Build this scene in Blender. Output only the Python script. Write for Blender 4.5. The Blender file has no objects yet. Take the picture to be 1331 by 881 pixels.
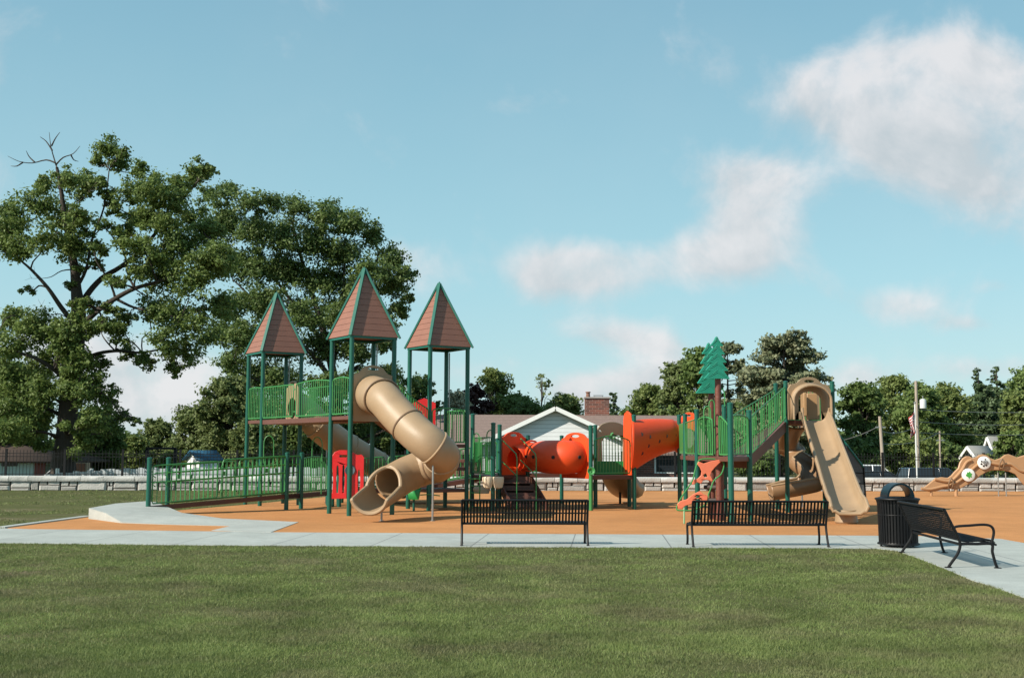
import bpy, math, random
import numpy as np
from mathutils import Vector, Matrix
from mathutils.geometry import tessellate_polygon

R = math.radians
rnd = random.Random(7)
sc = bpy.context.scene
col = sc.collection

# ------------------------------------------------------------------ camera
W0, H0, FPX, EYE = 1331.0, 881.0, 1500.0, 1.75
PITCH = math.atan((585.0 - 440.5) / FPX)
ROLL = R(0.25)
F = Vector((0, math.cos(PITCH), math.sin(PITCH)))
R0 = Vector((1, 0, 0)); U0 = Vector((0, -math.sin(PITCH), math.cos(PITCH)))
RV = R0 * math.cos(ROLL) + U0 * math.sin(ROLL)
UV = U0 * math.cos(ROLL) - R0 * math.sin(ROLL)
cd = bpy.data.cameras.new('camera'); cam = bpy.data.objects.new('camera', cd); col.objects.link(cam)
cd.sensor_width = 36.0; cd.lens = FPX / W0 * 36.0; cd.clip_start = 0.1; cd.clip_end = 20000
m = Matrix((RV, UV, -F)).transposed().to_4x4(); m.translation = Vector((0, 0, EYE))
cam.matrix_world = m
sc.camera = cam

def ray(px, py):
    return F * FPX + RV * (px - W0 / 2) - UV * (py - H0 / 2)
def G(px, py, z=0.0):            # where a measured base stands on the level z
    d = ray(px, py); t = (z - EYE) / d.z
    return Vector((d.x * t, d.y * t, z))
def P(px, py, Y):                # a measured point at distance Y
    d = ray(px, py); t = Y / d.y
    return Vector((d.x * t, Y, EYE + d.z * t))
def XY(px, Y, py=640):
    p = P(px, py, Y); return (p.x, p.y)

# ------------------------------------------------------------------ sky, sun, exposure
SKYK = 6.6
SUN_EL, SUN_AZ = R(34), R(31)      # light travels towards +X, turned SUN_AZ towards +Y
w = bpy.data.worlds.new('World'); sc.world = w; w.use_nodes = True
nt = w.node_tree; nt.nodes.clear()
def N(t, kind, **kw):
    n = t.nodes.new(kind)
    for k, v in kw.items(): setattr(n, k, v)
    return n
def math_n(t, op, a, b=None, c=None, clamp=False):
    n = N(t, 'ShaderNodeMath', operation=op); n.use_clamp = clamp
    for i, x in enumerate((a, b, c)):
        if x is None: continue
        if hasattr(x, 'links'): t.links.new(x, n.inputs[i])
        else: n.inputs[i].default_value = x
    return n.outputs[0]
sky = N(nt, 'ShaderNodeTexSky', sky_type='NISHITA'); sky.sun_disc = False
sky.sun_elevation = SUN_EL
# light direction d=(cosA,sinA): the sun sits at -d
sdir = Vector((-math.cos(SUN_AZ), -math.sin(SUN_AZ)))
sky.sun_rotation = math.atan2(sdir.x, sdir.y)
sky.air_density = 1.0; sky.dust_density = 0.6; sky.ozone_density = 1.0; sky.altitude = 200
hs = N(nt, 'ShaderNodeMix', data_type='RGBA', blend_type='MULTIPLY'); hs.inputs[0].default_value = 1.0
nt.links.new(sky.outputs[0], hs.inputs[6]); hs.inputs[7].default_value = (1.0, 1.0, 0.95, 1)
tc = N(nt, 'ShaderNodeTexCoord'); sep = N(nt, 'ShaderNodeSeparateXYZ'); nt.links.new(tc.outputs['Generated'], sep.inputs[0])
yy = math_n(nt, 'MAXIMUM', sep.outputs[1], 0.08)
u_ = math_n(nt, 'DIVIDE', sep.outputs[0], yy); v_ = math_n(nt, 'DIVIDE', sep.outputs[2], yy)
# the clear air itself: teal high up, paler towards the horizon, blended with the physical sky
vr = N(nt, 'ShaderNodeMapRange'); nt.links.new(sep.outputs[2], vr.inputs[0]); vr.inputs[1].default_value = 0.0; vr.inputs[2].default_value = .42
rampc = N(nt, 'ShaderNodeValToRGB'); nt.links.new(vr.outputs[0], rampc.inputs[0]); cr_ = rampc.color_ramp
cr_.elements[0].position = 0; cr_.elements[0].color = (.50, .73, .78, 1); cr_.elements[1].position = 1; cr_.elements[1].color = (.225, .47, .61, 1)
e_ = cr_.elements.new(.35); e_.color = (.385, .69, .77, 1)
air = N(nt, 'ShaderNodeMix', data_type='RGBA', blend_type='MULTIPLY'); air.inputs[0].default_value = 1.0; nt.links.new(rampc.outputs[0], air.inputs[6]); air.inputs[7].default_value = (SKYK, SKYK, SKYK, 1)
base_sky = N(nt, 'ShaderNodeMix', data_type='RGBA'); base_sky.inputs[0].default_value = .80; nt.links.new(hs.outputs[2], base_sky.inputs[6]); nt.links.new(air.outputs[2], base_sky.inputs[7])
cmb = N(nt, 'ShaderNodeCombineXYZ'); nt.links.new(u_, cmb.inputs[0]); nt.links.new(v_, cmb.inputs[1])
n1 = N(nt, 'ShaderNodeTexNoise'); n1.inputs['Scale'].default_value = 9.0; n1.inputs['Detail'].default_value = 12; n1.inputs['Roughness'].default_value = .60
n1.inputs['Distortion'].default_value = .25
nt.links.new(cmb.outputs[0], n1.inputs['Vector'])
n2 = N(nt, 'ShaderNodeTexNoise'); n2.inputs['Scale'].default_value = 3.3; n2.inputs['Detail'].default_value = 5
nt.links.new(cmb.outputs[0], n2.inputs['Vector'])
# (px, py, half width, half height, strength): clouds as seen in the sky
CL = [(1150, 130, 120, 78, 1.3), (1255, 150, 140, 95, 1.45), (1330, 180, 100, 75, 1.35), (1090, 120, 50, 40, 1.0),
      (790, 352, 95, 42, 1.1), (720, 352, 55, 34, .8), (925, 335, 85, 40, 1.0), (975, 275, 60, 56, 1.0), (990, 225, 62, 30, .8),
      (540, 345, 70, 42, .75), (1165, 395, 62, 28, .95), (1255, 420, 40, 12, .6), (810, 432, 75, 20, .95), (860, 450, 50, 14, .6),
      (660, 137, 45, 16, .45), (1300, 372, 30, 12, .5), (810, 508, 85, 32, 1.2), (760, 512, 50, 22, .8), (880, 480, 45, 22, .8), (1110, 490, 60, 26, 1.0),
      (200, 520, 120, 62, 1.0), (230, 480, 50, 20, .6), (60, 440, 90, 50, .6), (140, 470, 80, 40, .6), (1290, 478, 80, 18, .7), (520, 330, 20, 14, .3), (610, 480, 60, 22, .6), (1500, 300, 160, 60, 1.), (-200, 300, 180, 80, 1.), (-150, 100, 160, 60, .9)]
acc = None; accv = None
for (cx, cy, a, b, st) in CL:
    d = ray(cx, cy); cu, cv = d.x / d.y, d.z / d.y
    du = math_n(nt, 'MULTIPLY', math_n(nt, 'SUBTRACT', u_, cu), FPX / a)
    dv = math_n(nt, 'MULTIPLY', math_n(nt, 'SUBTRACT', v_, cv), FPX / b)
    r2 = math_n(nt, 'ADD', math_n(nt, 'MULTIPLY', du, du), math_n(nt, 'MULTIPLY', dv, dv))
    g = math_n(nt, 'MULTIPLY', math_n(nt, 'POWER', 2.718, math_n(nt, 'MULTIPLY', r2, -.9)), st)
    acc = g if acc is None else math_n(nt, 'ADD', acc, g)
    gv = math_n(nt, 'MULTIPLY', g, dv); accv = gv if accv is None else math_n(nt, 'ADD', accv, gv)
nz = math_n(nt, 'MULTIPLY', math_n(nt, 'SUBTRACT', n1.outputs[0], .5), 2.5)
dens = math_n(nt, 'ADD', math_n(nt, 'MINIMUM', acc, 1.15), nz)
mr = N(nt, 'ShaderNodeMapRange', interpolation_type='SMOOTHSTEP'); nt.links.new(dens, mr.inputs[0])
mr.inputs[1].default_value = .12; mr.inputs[2].default_value = 1.25; mr.inputs[3].default_value = 0; mr.inputs[4].default_value = .86
# keep clouds only above the ground and in front; faint veil elsewhere
veil = N(nt, 'ShaderNodeMapRange'); nt.links.new(n2.outputs[0], veil.inputs[0]); veil.inputs[1].default_value = .4; veil.inputs[2].default_value = .8; veil.inputs[3].default_value = 0.0; veil.inputs[4].default_value = .08
cm = math_n(nt, 'MAXIMUM', mr.outputs[0], veil.outputs[0])
# cloud brightness: lit top left, grey-mauve body
off = N(nt, 'ShaderNodeVectorMath', operation='ADD'); off.inputs[1].default_value = (-.012, .016, 0); nt.links.new(cmb.outputs[0], off.inputs[0])
n3 = N(nt, 'ShaderNodeTexNoise'); n3.inputs['Scale'].default_value = 9.0; n3.inputs['Detail'].default_value = 5; n3.inputs['Roughness'].default_value = .5; n3.inputs['Distortion'].default_value = .25
nt.links.new(off.outputs[0], n3.inputs['Vector'])
relief = math_n(nt, 'SUBTRACT', n1.outputs[0], n3.outputs[0])
cb = math_n(nt, 'ADD', math_n(nt, 'MULTIPLY', relief, 3.8), math_n(nt, 'ADD', math_n(nt, 'MULTIPLY', accv, .38), .52), clamp=True)
cc = N(nt, 'ShaderNodeMix', data_type='RGBA'); nt.links.new(cb, cc.inputs[0])
cc.inputs[6].default_value = (3.9, 4.15, 4.35, 1); cc.inputs[7].default_value = (5.6, 5.45, 5.5, 1)
mx = N(nt, 'ShaderNodeMix', data_type='RGBA'); nt.links.new(cm, mx.inputs[0]); nt.links.new(base_sky.outputs[2], mx.inputs[6]); nt.links.new(cc.outputs[2], mx.inputs[7])
bg = N(nt, 'ShaderNodeBackground'); bg.inputs[1].default_value = 0.10
out = N(nt, 'ShaderNodeOutputWorld'); nt.links.new(mx.outputs[2], bg.inputs[0]); nt.links.new(bg.outputs[0], out.inputs[0])

sl = bpy.data.lights.new('sun', 'SUN'); sl.energy = 4.5; sl.angle = R(0.5); sl.color = (1.0, .93, .80)
so = bpy.data.objects.new('sun', sl); col.objects.link(so)
ld = Vector((math.cos(SUN_EL) * math.cos(SUN_AZ), math.cos(SUN_EL) * math.sin(SUN_AZ), -math.sin(SUN_EL)))
so.rotation_euler = ld.to_track_quat('-Z', 'Y').to_euler(); so.location = (-40, -20, 30)
vs = sc.view_settings
vs.view_transform = 'Standard'; vs.look = 'None'; vs.gamma = 1.0; vs.use_curve_mapping = False; vs.exposure = 0.60

# ------------------------------------------------------------------ materials
def srgb(r, g, b):
    f = lambda c: ((c / 255) / 12.92 if c / 255 <= .04045 else ((c / 255 + .055) / 1.055) ** 2.4)
    return (f(r), f(g), f(b), 1)
MATS = {}
def mat(name, c, rough=.5, var=.12, scale=3.0, bump=0.0, bscale=40, metal=0.0, spec=.5, c2=None, island=False, coat=0.0, sss=0):
    if name in MATS: return MATS[name]
    m = bpy.data.materials.new(name); m.use_nodes = True; t = m.node_tree
    b = t.nodes['Principled BSDF']; b.inputs['Roughness'].default_value = rough; b.inputs['Metallic'].default_value = metal
    b.inputs['Specular IOR Level'].default_value = spec; b.inputs['Coat Weight'].default_value = coat
    tc = N(t, 'ShaderNodeTexCoord'); no = N(t, 'ShaderNodeTexNoise'); no.inputs['Scale'].default_value = scale; no.inputs['Detail'].default_value = 6; no.inputs['Roughness'].default_value = .6
    t.links.new(tc.outputs['Object'], no.inputs['Vector'])
    fac = no.outputs[0]
    if island:
        g = N(t, 'ShaderNodeNewGeometry')
        fac = math_n(t, 'ADD', math_n(t, 'MULTIPLY', g.outputs['Random Per Island'], .7), math_n(t, 'MULTIPLY', no.outputs[0], .4), clamp=True)
    mixn = N(t, 'ShaderNodeMix', data_type='RGBA'); t.links.new(fac, mixn.inputs[0])
    c = tuple(c[:3]); c2 = tuple(c2[:3]) if c2 else None
    mixn.inputs[6].default_value = (*[x * (1 - var) for x in c], 1)
    mixn.inputs[7].default_value = (*(c2 if c2 else [min(1, x * (1 + var)) for x in c]), 1)
    t.links.new(mixn.outputs[2], b.inputs['Base Color'])
    if bump:
        nb = N(t, 'ShaderNodeTexNoise'); nb.inputs['Scale'].default_value = bscale; nb.inputs['Detail'].default_value = 5
        t.links.new(tc.outputs['Object'], nb.inputs['Vector'])
        bn = N(t, 'ShaderNodeBump'); bn.inputs['Strength'].default_value = min(1, bump); bn.inputs['Distance'].default_value = .02
        t.links.new(nb.outputs[0], bn.inputs['Height']); t.links.new(bn.outputs[0], b.inputs['Normal'])
    r2 = math_n(t, 'ADD', math_n(t, 'MULTIPLY', no.outputs[0], .16), rough - .08, clamp=True); t.links.new(r2, b.inputs['Roughness'])
    MATS[name] = m; return m
def leafmat(name, c1, c2, trans=.3):
    m = bpy.data.materials.new(name); m.use_nodes = True; t = m.node_tree
    b = t.nodes['Principled BSDF']; o = t.nodes['Material Output']
    b.inputs['Roughness'].default_value = .55; b.inputs['Specular IOR Level'].default_value = .3
    g = N(t, 'ShaderNodeNewGeometry'); tc = N(t, 'ShaderNodeTexCoord'); no = N(t, 'ShaderNodeTexNoise'); no.inputs['Scale'].default_value = .5; no.inputs['Detail'].default_value = 3
    t.links.new(tc.outputs['Object'], no.inputs['Vector'])
    fac = math_n(t, 'ADD', math_n(t, 'MULTIPLY', g.outputs['Random Per Island'], .55), math_n(t, 'MULTIPLY', math_n(t, 'SUBTRACT', no.outputs[0], .25), .9), clamp=True)
    mixn = N(t, 'ShaderNodeMix', data_type='RGBA'); t.links.new(fac, mixn.inputs[0])
    mixn.inputs[6].default_value = (*c1, 1); mixn.inputs[7].default_value = (*c2, 1)
    t.links.new(mixn.outputs[2], b.inputs['Base Color'])
    tr = N(t, 'ShaderNodeBsdfTranslucent'); t.links.new(mixn.outputs[2], tr.inputs[0])
    ms = N(t, 'ShaderNodeMixShader'); ms.inputs[0].default_value = trans
    t.links.new(b.outputs[0], ms.inputs[1]); t.links.new(tr.outputs[0], ms.inputs[2]); t.links.new(ms.outputs[0], o.inputs[0])
    return m
GREEN = mat('post_green', (.005, .088, .060), .38, .12)
LIGHT = mat('rail_green', (.045, .22, .060), .42, .12)
TEAL = mat('roof_trim_green', (.006, .115, .082), .42)
TREEGREEN = mat('sign_green', (.015, .24, .16), .55, .18, 6, .2, 30)
BROWN = mat('roof_panel_brown', (.235, .10, .068), .62, .14, 2.5, .25, 60)
DECK = mat('deck_rust', (.115, .045, .032), .55, .2, 5)
TAN = mat('slide_tan', (.325, .22, .130), .50, .20, 1.6, .12, 25)
TAND = mat('slide_seam_brown', (.20, .125, .075), .5, .2)
ORANGE = mat('tunnel_orange', (.70, .062, .008), .50, .1, 2.2, .08, 20)
RED = mat('panel_red', (.60, .018, .02), .4, .1)
CORAL = mat('climber_coral', (.66, .17, .09), .45, .1)
BLACK = mat('black_metal', (.006, .006, .007), .5, .3, 8, spec=.25)
BLACKF = mat('fence_black', (.009, .009, .010), .6, .3, 8, spec=.25)
GREY = mat('climbing_wall_grey', (.085, .09, .095), .55, .25, 4, .3, 30)
STEEL = mat('galvanised', (.35, .35, .34), .4, .15, metal=.7)
BARK = mat('bark', (.048, .037, .029), .9, .45, 6, 1.0, 14)
DARKHOLE = mat('hole_shade_dot_black', (.015, .012, .012), .8)
WHITE = mat('white_paint', (.78, .78, .76), .6, .05)
TRUNKBR = mat('pole_brown', (.14, .042, .028), .5, .25, 4, .5, 12)
GLASSD = mat('dark_glass', (.02, .025, .03), .1, .1)
CREAM = mat('drum_cream', (.62, .5, .36), .5, .1)
GREENSC = mat('scoop_green', (.015, .23, .05), .4, .1)

# ------------------------------------------------------------------ mesh building
ORG = {}
def tag(o, label=None, cat=None, group=None, kind=None):
    if label: o['label'] = label
    if cat: o['category'] = cat
    if group: o['group'] = group
    if kind: o['kind'] = kind
    return o
def thing(name, label, cat, loc, group=None):
    o = bpy.data.objects.new(name, None); col.objects.link(o); o.empty_display_size = .3
    o.location = Vector(loc); ORG[o.name] = Vector(loc)
    return tag(o, label, cat, group)
class MB:
    def __init__(s): s.v = []; s.f = []; s.mi = []; s.cur = 0
    def add(s, vs, fs):
        b = len(s.v); s.v += [tuple(x) for x in vs]
        for f in fs: s.f.append(tuple(b + i for i in f)); s.mi.append(s.cur)
        return s
    def box(s, c, size, rz=0, rot=None):
        hx, hy, hz = [q / 2 for q in size]
        M = rot if rot is not None else Matrix.Rotation(rz, 3, 'Z')
        c = Vector(c)
        vs = [c + M @ Vector((x * hx, y * hy, z * hz)) for x, y, z in ((-1,-1,-1),(1,-1,-1),(1,1,-1),(-1,1,-1),(-1,-1,1),(1,-1,1),(1,1,1),(-1,1,1))]
        return s.add(vs, [(0,3,2,1),(4,5,6,7),(0,1,5,4),(1,2,6,5),(2,3,7,6),(3,0,4,7)])
    def beam(s, a, b, wd, ht, up=(0, 0, 1)):
        a, b = Vector(a), Vector(b); t = (b - a); L = t.length; t.normalize(); upv = Vector(up)
        sd = t.cross(upv)
        if sd.length < 1e-4: sd = t.cross(Vector((0, 1, 0)))
        sd.normalize(); u = sd.cross(t)
        rot = Matrix((t, sd, u)).transposed()
        return s.box((a + b) / 2, (L, wd, ht), rot=rot)
    def tube(s, pts, r, n=8, caps=True, closed=False):
        pts = [Vector(p) for p in pts]; k = len(pts)
        rs = r if isinstance(r, (list, tuple)) else [r] * k
        vs = []; nrm = None
        for i, p in enumerate(pts):
            if closed: t = pts[(i + 1) % k] - pts[i - 1]
            elif i == 0: t = pts[1] - p
            elif i == k - 1: t = p - pts[i - 1]
            else: t = (pts[i + 1] - p).normalized() + (p - pts[i - 1]).normalized()
            if t.length < 1e-9: t = Vector((0, 0, 1))
            t.normalize()
            if nrm is None:
                nrm = t.cross(Vector((0, 0, 1)))
                if nrm.length < .05: nrm = t.cross(Vector((0, 1, 0)))
            nrm = nrm - t * nrm.dot(t); nrm.normalize(); bn = t.cross(nrm)
            for j in range(n):
                a = 2 * math.pi * j / n
                vs.append(p + (nrm * math.cos(a) + bn * math.sin(a)) * rs[i])
        fs = []
        m_ = k if closed else k - 1
        for i in range(m_):
            i2 = (i + 1) % k
            for j in range(n):
                j2 = (j + 1) % n
                fs.append((i * n + j, i * n + j2, i2 * n + j2, i2 * n + j))
        if caps and not closed:
            fs.append(tuple(range(n))[::-1]); fs.append(tuple((k - 1) * n + j for j in range(n)))
        return s.add(vs, fs)
    def ring(s, c, ax, R_, r, n=24, m_=6):
        c = Vector(c); ax = Vector(ax).normalized(); e = ax.cross(Vector((0, 0, 1)))
        if e.length < .05: e = ax.cross(Vector((0, 1, 0)))
        e.normalize(); g = ax.cross(e)
        return s.tube([c + (e * math.cos(2 * math.pi * i / n) + g * math.sin(2 * math.pi * i / n)) * R_ for i in range(n)], r, m_, closed=True)
    def lathe(s, c, prof, n=24, ax=None):
        c = Vector(c); vs = []
        for (r, z) in prof:
            for j in range(n):
                a = 2 * math.pi * j / n; v = Vector((r * math.cos(a), r * math.sin(a), z))
                if ax is not None: v = Vector(ax).normalized().to_track_quat('Z', 'Y') @ v
                vs.append(c + v)
        fs = []
        for i in range(len(prof) - 1):
            for j in range(n):
                j2 = (j + 1) % n; fs.append((i * n + j, i * n + j2, (i + 1) * n + j2, (i + 1) * n + j))
        fs.append(tuple(range(n))[::-1]); fs.append(tuple((len(prof) - 1) * n + j for j in range(n)))
        return s.add(vs, fs)
    def plate(s, outer, holes, o, u, v, th):
        """flat board: 2-D outline with holes, at o with axes u, v, thickness th"""
        o = Vector(o); u = Vector(u).normalized(); v = Vector(v).normalized(); n_ = u.cross(v).normalized()
        loops = [outer] + list(holes); flat = [p for l in loops for p in l]
        tris = tessellate_polygon([[Vector((p[0], p[1], 0)) for p in l] for l in loops])
        k = len(flat)
        vs = [o + u * p[0] + v * p[1] - n_ * th / 2 for p in flat] + [o + u * p[0] + v * p[1] + n_ * th / 2 for p in flat]
        fs = [tuple(t) for t in tris] + [tuple(k + i for i in t[::-1]) for t in tris]
        b = 0
        for l in loops:
            L = len(l)
            for i in range(L):
                j = (i + 1) % L; fs.append((b + i, b + j, k + b + j, k + b + i))
            b += L
        return s.add(vs, fs)
    def prism(s, poly, z0, z1):
        k = len(poly); z0s = z0 if isinstance(z0, (list, tuple)) else [z0] * k; z1s = z1 if isinstance(z1, (list, tuple)) else [z1] * k
        vs = [(p[0], p[1], z0s[i]) for i, p in enumerate(poly)] + [(p[0], p[1], z1s[i]) for i, p in enumerate(poly)]
        tris = tessellate_polygon([[Vector((p[0], p[1], 0)) for p in poly]])
        fs = [tuple(t) for t in tris] + [tuple(k + i for i in t) for t in tris]
        fs += [(i, (i + 1) % k, k + (i + 1) % k, k + i) for i in range(k)]
        return s.add(vs, fs)
    def sweep(s, path, prof, upv=(0, 0, 1), closed=True):
        """prof(i, n) -> 2-D section (side, up); same point count at every station"""
        path = [Vector(p) for p in path]; k = len(path); vs = []; c = None
        for i, p in enumerate(path):
            t = (path[min(i + 1, k - 1)] - path[max(i - 1, 0)]).normalized()
            sd = t.cross(Vector(upv)).normalized(); up = sd.cross(t)
            pr = prof(i, k); c = len(pr)
            vs += [p + sd * a + up * b for a, b in pr]
        fs = []
        for i in range(k - 1):
            for j in range(c if closed else c - 1):
                j2 = (j + 1) % c; fs.append((i * c + j, i * c + j2, (i + 1) * c + j2, (i + 1) * c + j))
        return s.add(vs, fs)
    def build(s, name, mt, parent=None, origin=None, bevel=0, solid=0, sharp=35, subsurf=0, wire=0):
        if parent is not None: og = ORG[parent.name]
        elif origin is not None: og = Vector(origin)
        else: og = Vector((0, 0, 0))
        me = bpy.data.meshes.new(name)
        me.from_pydata([(v[0] - og[0], v[1] - og[1], v[2] - og[2]) for v in s.v], [], s.f)
        for q in (mt if isinstance(mt, (list, tuple)) else [mt]): me.materials.append(q)
        if isinstance(mt, (list, tuple)): me.polygons.foreach_set('material_index', s.mi)
        import bmesh
        bm = bmesh.new(); bm.from_mesh(me)
        if len(bm.faces) < 60000: bmesh.ops.recalc_face_normals(bm, faces=bm.faces)
        bm.to_mesh(me); bm.free()
        me.polygons.foreach_set('use_smooth', [True] * len(me.polygons))
        me.set_sharp_from_angle(angle=R(sharp))
        o = bpy.data.objects.new(name, me); col.objects.link(o); ORG[o.name] = og.copy()
        if parent is not None: o.parent = parent
        else: o.location = og
        if solid:
            d = o.modifiers.new('solid', 'SOLIDIFY'); d.thickness = solid; d.offset = 0
        if wire:
            d = o.modifiers.new('wire', 'WIREFRAME'); d.thickness = wire
        if bevel:
            d = o.modifiers.new('bevel', 'BEVEL'); d.width = bevel; d.segments = 2; d.limit_method = 'ANGLE'
        if subsurf:
            d = o.modifiers.new('sub', 'SUBSURF'); d.levels = subsurf; d.render_levels = subsurf
        return o
def children(o): return [c for c in bpy.data.objects if c.parent == o]
def copy_tree(o, parent=None):
    c = o.copy(); col.objects.link(c); c.parent = parent
    for ch in children(o): copy_tree(ch, c)
    return c
def smooth(pts, k=6):
    """Catmull-Rom through points"""
    pts = [Vector(p) for p in pts]; out = []
    for i in range(len(pts) - 1):
        a = pts[max(i - 1, 0)]; b = pts[i]; c = pts[i + 1]; d = pts[min(i + 2, len(pts) - 1)]
        for j in range(k):
            t = j / k
            out.append(.5 * ((2 * b) + (c - a) * t + (2 * a - 5 * b + 4 * c - d) * t * t + (3 * b - a - 3 * c + d) * t ** 3))
    out.append(pts[-1]); return out
def rrect(x0, y0, x1, y1, r, n=5):
    out = []
    for cx, cy, a0 in ((x1 - r, y1 - r, 0), (x0 + r, y1 - r, 90), (x0 + r, y0 + r, 180), (x1 - r, y0 + r, 270)):
        for i in range(n + 1):
            a = R(a0 + 90 * i / n); out.append((cx + r * math.cos(a), cy + r * math.sin(a)))
    return out
def oval(cx, cy, a, b, n=20): return [(cx + a * math.cos(2 * math.pi * i / n), cy + b * math.sin(2 * math.pi * i / n)) for i in range(n)]

# ------------------------------------------------------------------ the ground
def gpts(l, z=0): return [tuple(G(x, y, z)[:2]) for x, y in l]
wallA = G(-80, 637); wallB = G(1420, 638.6)
wdir = (wallB - wallA).normalized(); wnrm = Vector((-wdir.y, wdir.x, 0))     # wnrm points away from the camera
def wpt(s, off=0, z=0): return wallA + wdir * s + wnrm * off + Vector((0, 0, z))
WLEN = (wallB - wallA).length

lawnm = mat('lawn_soil', (.085, .10, .032), .98, .35, .35, 1.0, 55, spec=.1, c2=(.15, .15, .06))
t = lawnm.node_tree
# bare, seeded earth patches mixed into the turf
b = t.nodes['Principled BSDF']; basecol = b.inputs['Base Color'].links[0].from_socket
tcx = N(t, 'ShaderNodeTexCoord'); pn = N(t, 'ShaderNodeTexNoise'); pn.inputs['Scale'].default_value = .22; pn.inputs['Detail'].default_value = 9; pn.inputs['Roughness'].default_value = .7
t.links.new(tcx.outputs['Object'], pn.inputs['Vector'])
pr = N(t, 'ShaderNodeMapRange'); t.links.new(pn.outputs[0], pr.inputs[0]); pr.inputs[1].default_value = .54; pr.inputs[2].default_value = .68
pm = N(t, 'ShaderNodeMix', data_type='RGBA'); t.links.new(pr.outputs[0], pm.inputs[0]); t.links.new(basecol, pm.inputs[6]); pm.inputs[7].default_value = (.19, .15, .095, 1)
fn = N(t, 'ShaderNodeTexNoise'); fn.inputs['Scale'].default_value = 9; fn.inputs['Detail'].default_value = 8; fn.inputs['Roughness'].default_value = .75
t.links.new(tcx.outputs['Object'], fn.inputs['Vector'])
fm = N(t, 'ShaderNodeMix', data_type='RGBA', blend_type='MULTIPLY'); fm.inputs[0].default_value = .8
fr = N(t, 'ShaderNodeMapRange'); t.links.new(fn.outputs[0], fr.inputs[0]); fr.inputs[1].default_value = .3; fr.inputs[2].default_value = .7; fr.inputs[3].default_value = .6; fr.inputs[4].default_value = 1.25
t.links.new(pm.outputs[2], fm.inputs[6]); t.links.new(fr.outputs[0], fm.inputs[7])
t.links.new(fm.outputs[2], b.inputs['Base Color'])

gm = MB()
xs = [-3000, -400, -90, -60, -40, -20, 0, 20, 40, 60, 90, 400, 3000]
rows = [(-60, 0), (0, 0), (20, 0)]
def wy(x): return wallA.y + (x - wallA.x) * wdir.y / wdir.x
vs = []
for ry in (-400, 5, 25): vs += [(x, ry, 0) for x in xs]
for offy, z in ((.35, 0), (3.0, -.75), (150, -.75), (900, -.75), (6000, -.75)):
    vs += [(x, (wy(max(-60, min(60, x))) if offy < 900 else 60) + offy, z) for x in xs]
n_ = len(xs); fs = []
for r_ in range(len(vs) // n_ - 1):
    for c_ in range(n_ - 1): fs.append((r_ * n_ + c_, r_ * n_ + c_ + 1, (r_ + 1) * n_ + c_ + 1, (r_ + 1) * n_ + c_))
gm.add(vs, fs)
ground = gm.build('ground', lawnm, sharp=180); tag(ground, kind='structure')

# concrete path with its sawn joints
concm = mat('concrete', (.385, .40, .375), .85, .10, .8, .5, 60)
t = concm.node_tree; b = t.nodes['Principled BSDF']; bc = b.inputs['Base Color'].links[0].from_socket
g = N(t, 'ShaderNodeTexCoord'); sp = N(t, 'ShaderNodeSeparateXYZ'); t.links.new(g.outputs['Object'], sp.inputs[0])
xx = math_n(t, 'SUBTRACT', sp.outputs[0], math_n(t, 'MULTIPLY', math_n(t, 'SUBTRACT', sp.outputs[1], 21), .08))
fx = math_n(t, 'PINGPONG', math_n(t, 'ADD', xx, .75), .91)
ln = math_n(t, 'LESS_THAN', fx, .012)
cmx = N(t, 'ShaderNodeMix', data_type='RGBA'); t.links.new(math_n(t, 'MULTIPLY', ln, .75), cmx.inputs[0]); t.links.new(bc, cmx.inputs[6]); cmx.inputs[7].default_value = (.12, .12, .12, 1)
def stains(t, b, scales, lo, hi, seed=0):
    src = b.inputs['Base Color'].links[0].from_socket
    tcn = N(t, 'ShaderNodeTexCoord')
    for sc1, l1, h1 in zip(scales, lo, hi):
        q = N(t, 'ShaderNodeTexNoise'); q.inputs['Scale'].default_value = sc1; q.inputs['Detail'].default_value = 8; q.inputs['Roughness'].default_value = .65; q.inputs['Distortion'].default_value = .6; t.links.new(tcn.outputs['Object'], q.inputs['Vector'])
        r_ = N(t, 'ShaderNodeMapRange'); t.links.new(q.outputs[0], r_.inputs[0]); r_.inputs[1].default_value = .32; r_.inputs[2].default_value = .66; r_.inputs[3].default_value = l1; r_.inputs[4].default_value = h1
        m_ = N(t, 'ShaderNodeMix', data_type='RGBA', blend_type='MULTIPLY'); m_.inputs[0].default_value = 1; t.links.new(src, m_.inputs[6]); t.links.new(r_.outputs[0], m_.inputs[7]); src = m_.outputs[2]
    t.links.new(src, b.inputs['Base Color'])
t.links.new(cmx.outputs[2], b.inputs['Base Color']); stains(t, b, (.5, 2.7, 38), (.86, .90, .88), (1.05, 1.04, 1.08))
edge_front = [(-120, 704.5), (0, 706), (300, 709), (665, 711), (1140, 713), (1165, 716), (1192, 725), (1230, 740), (1265, 755), (1300, 766), (1331, 777), (1390, 800)]
edge_rear = [(1400, 716), (1331, 706), (1300, 700.5), (1255, 699), (1195, 697), (1140, 696.5), (665, 694), (355, 692), (190, 689.7), (41, 688), (0, 686.8), (-120, 685)]
fp = gpts(edge_front); rp = gpts(edge_rear)
pm_ = MB(); pm_.prism(fp + [(14, fp[-1][1]), (14, rp[0][1])] + rp, -.05, .012)
tag(pm_.build('path', concm, sharp=30), kind='structure')
LAWN = fp                                                     # lawn lies in front of this line

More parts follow.
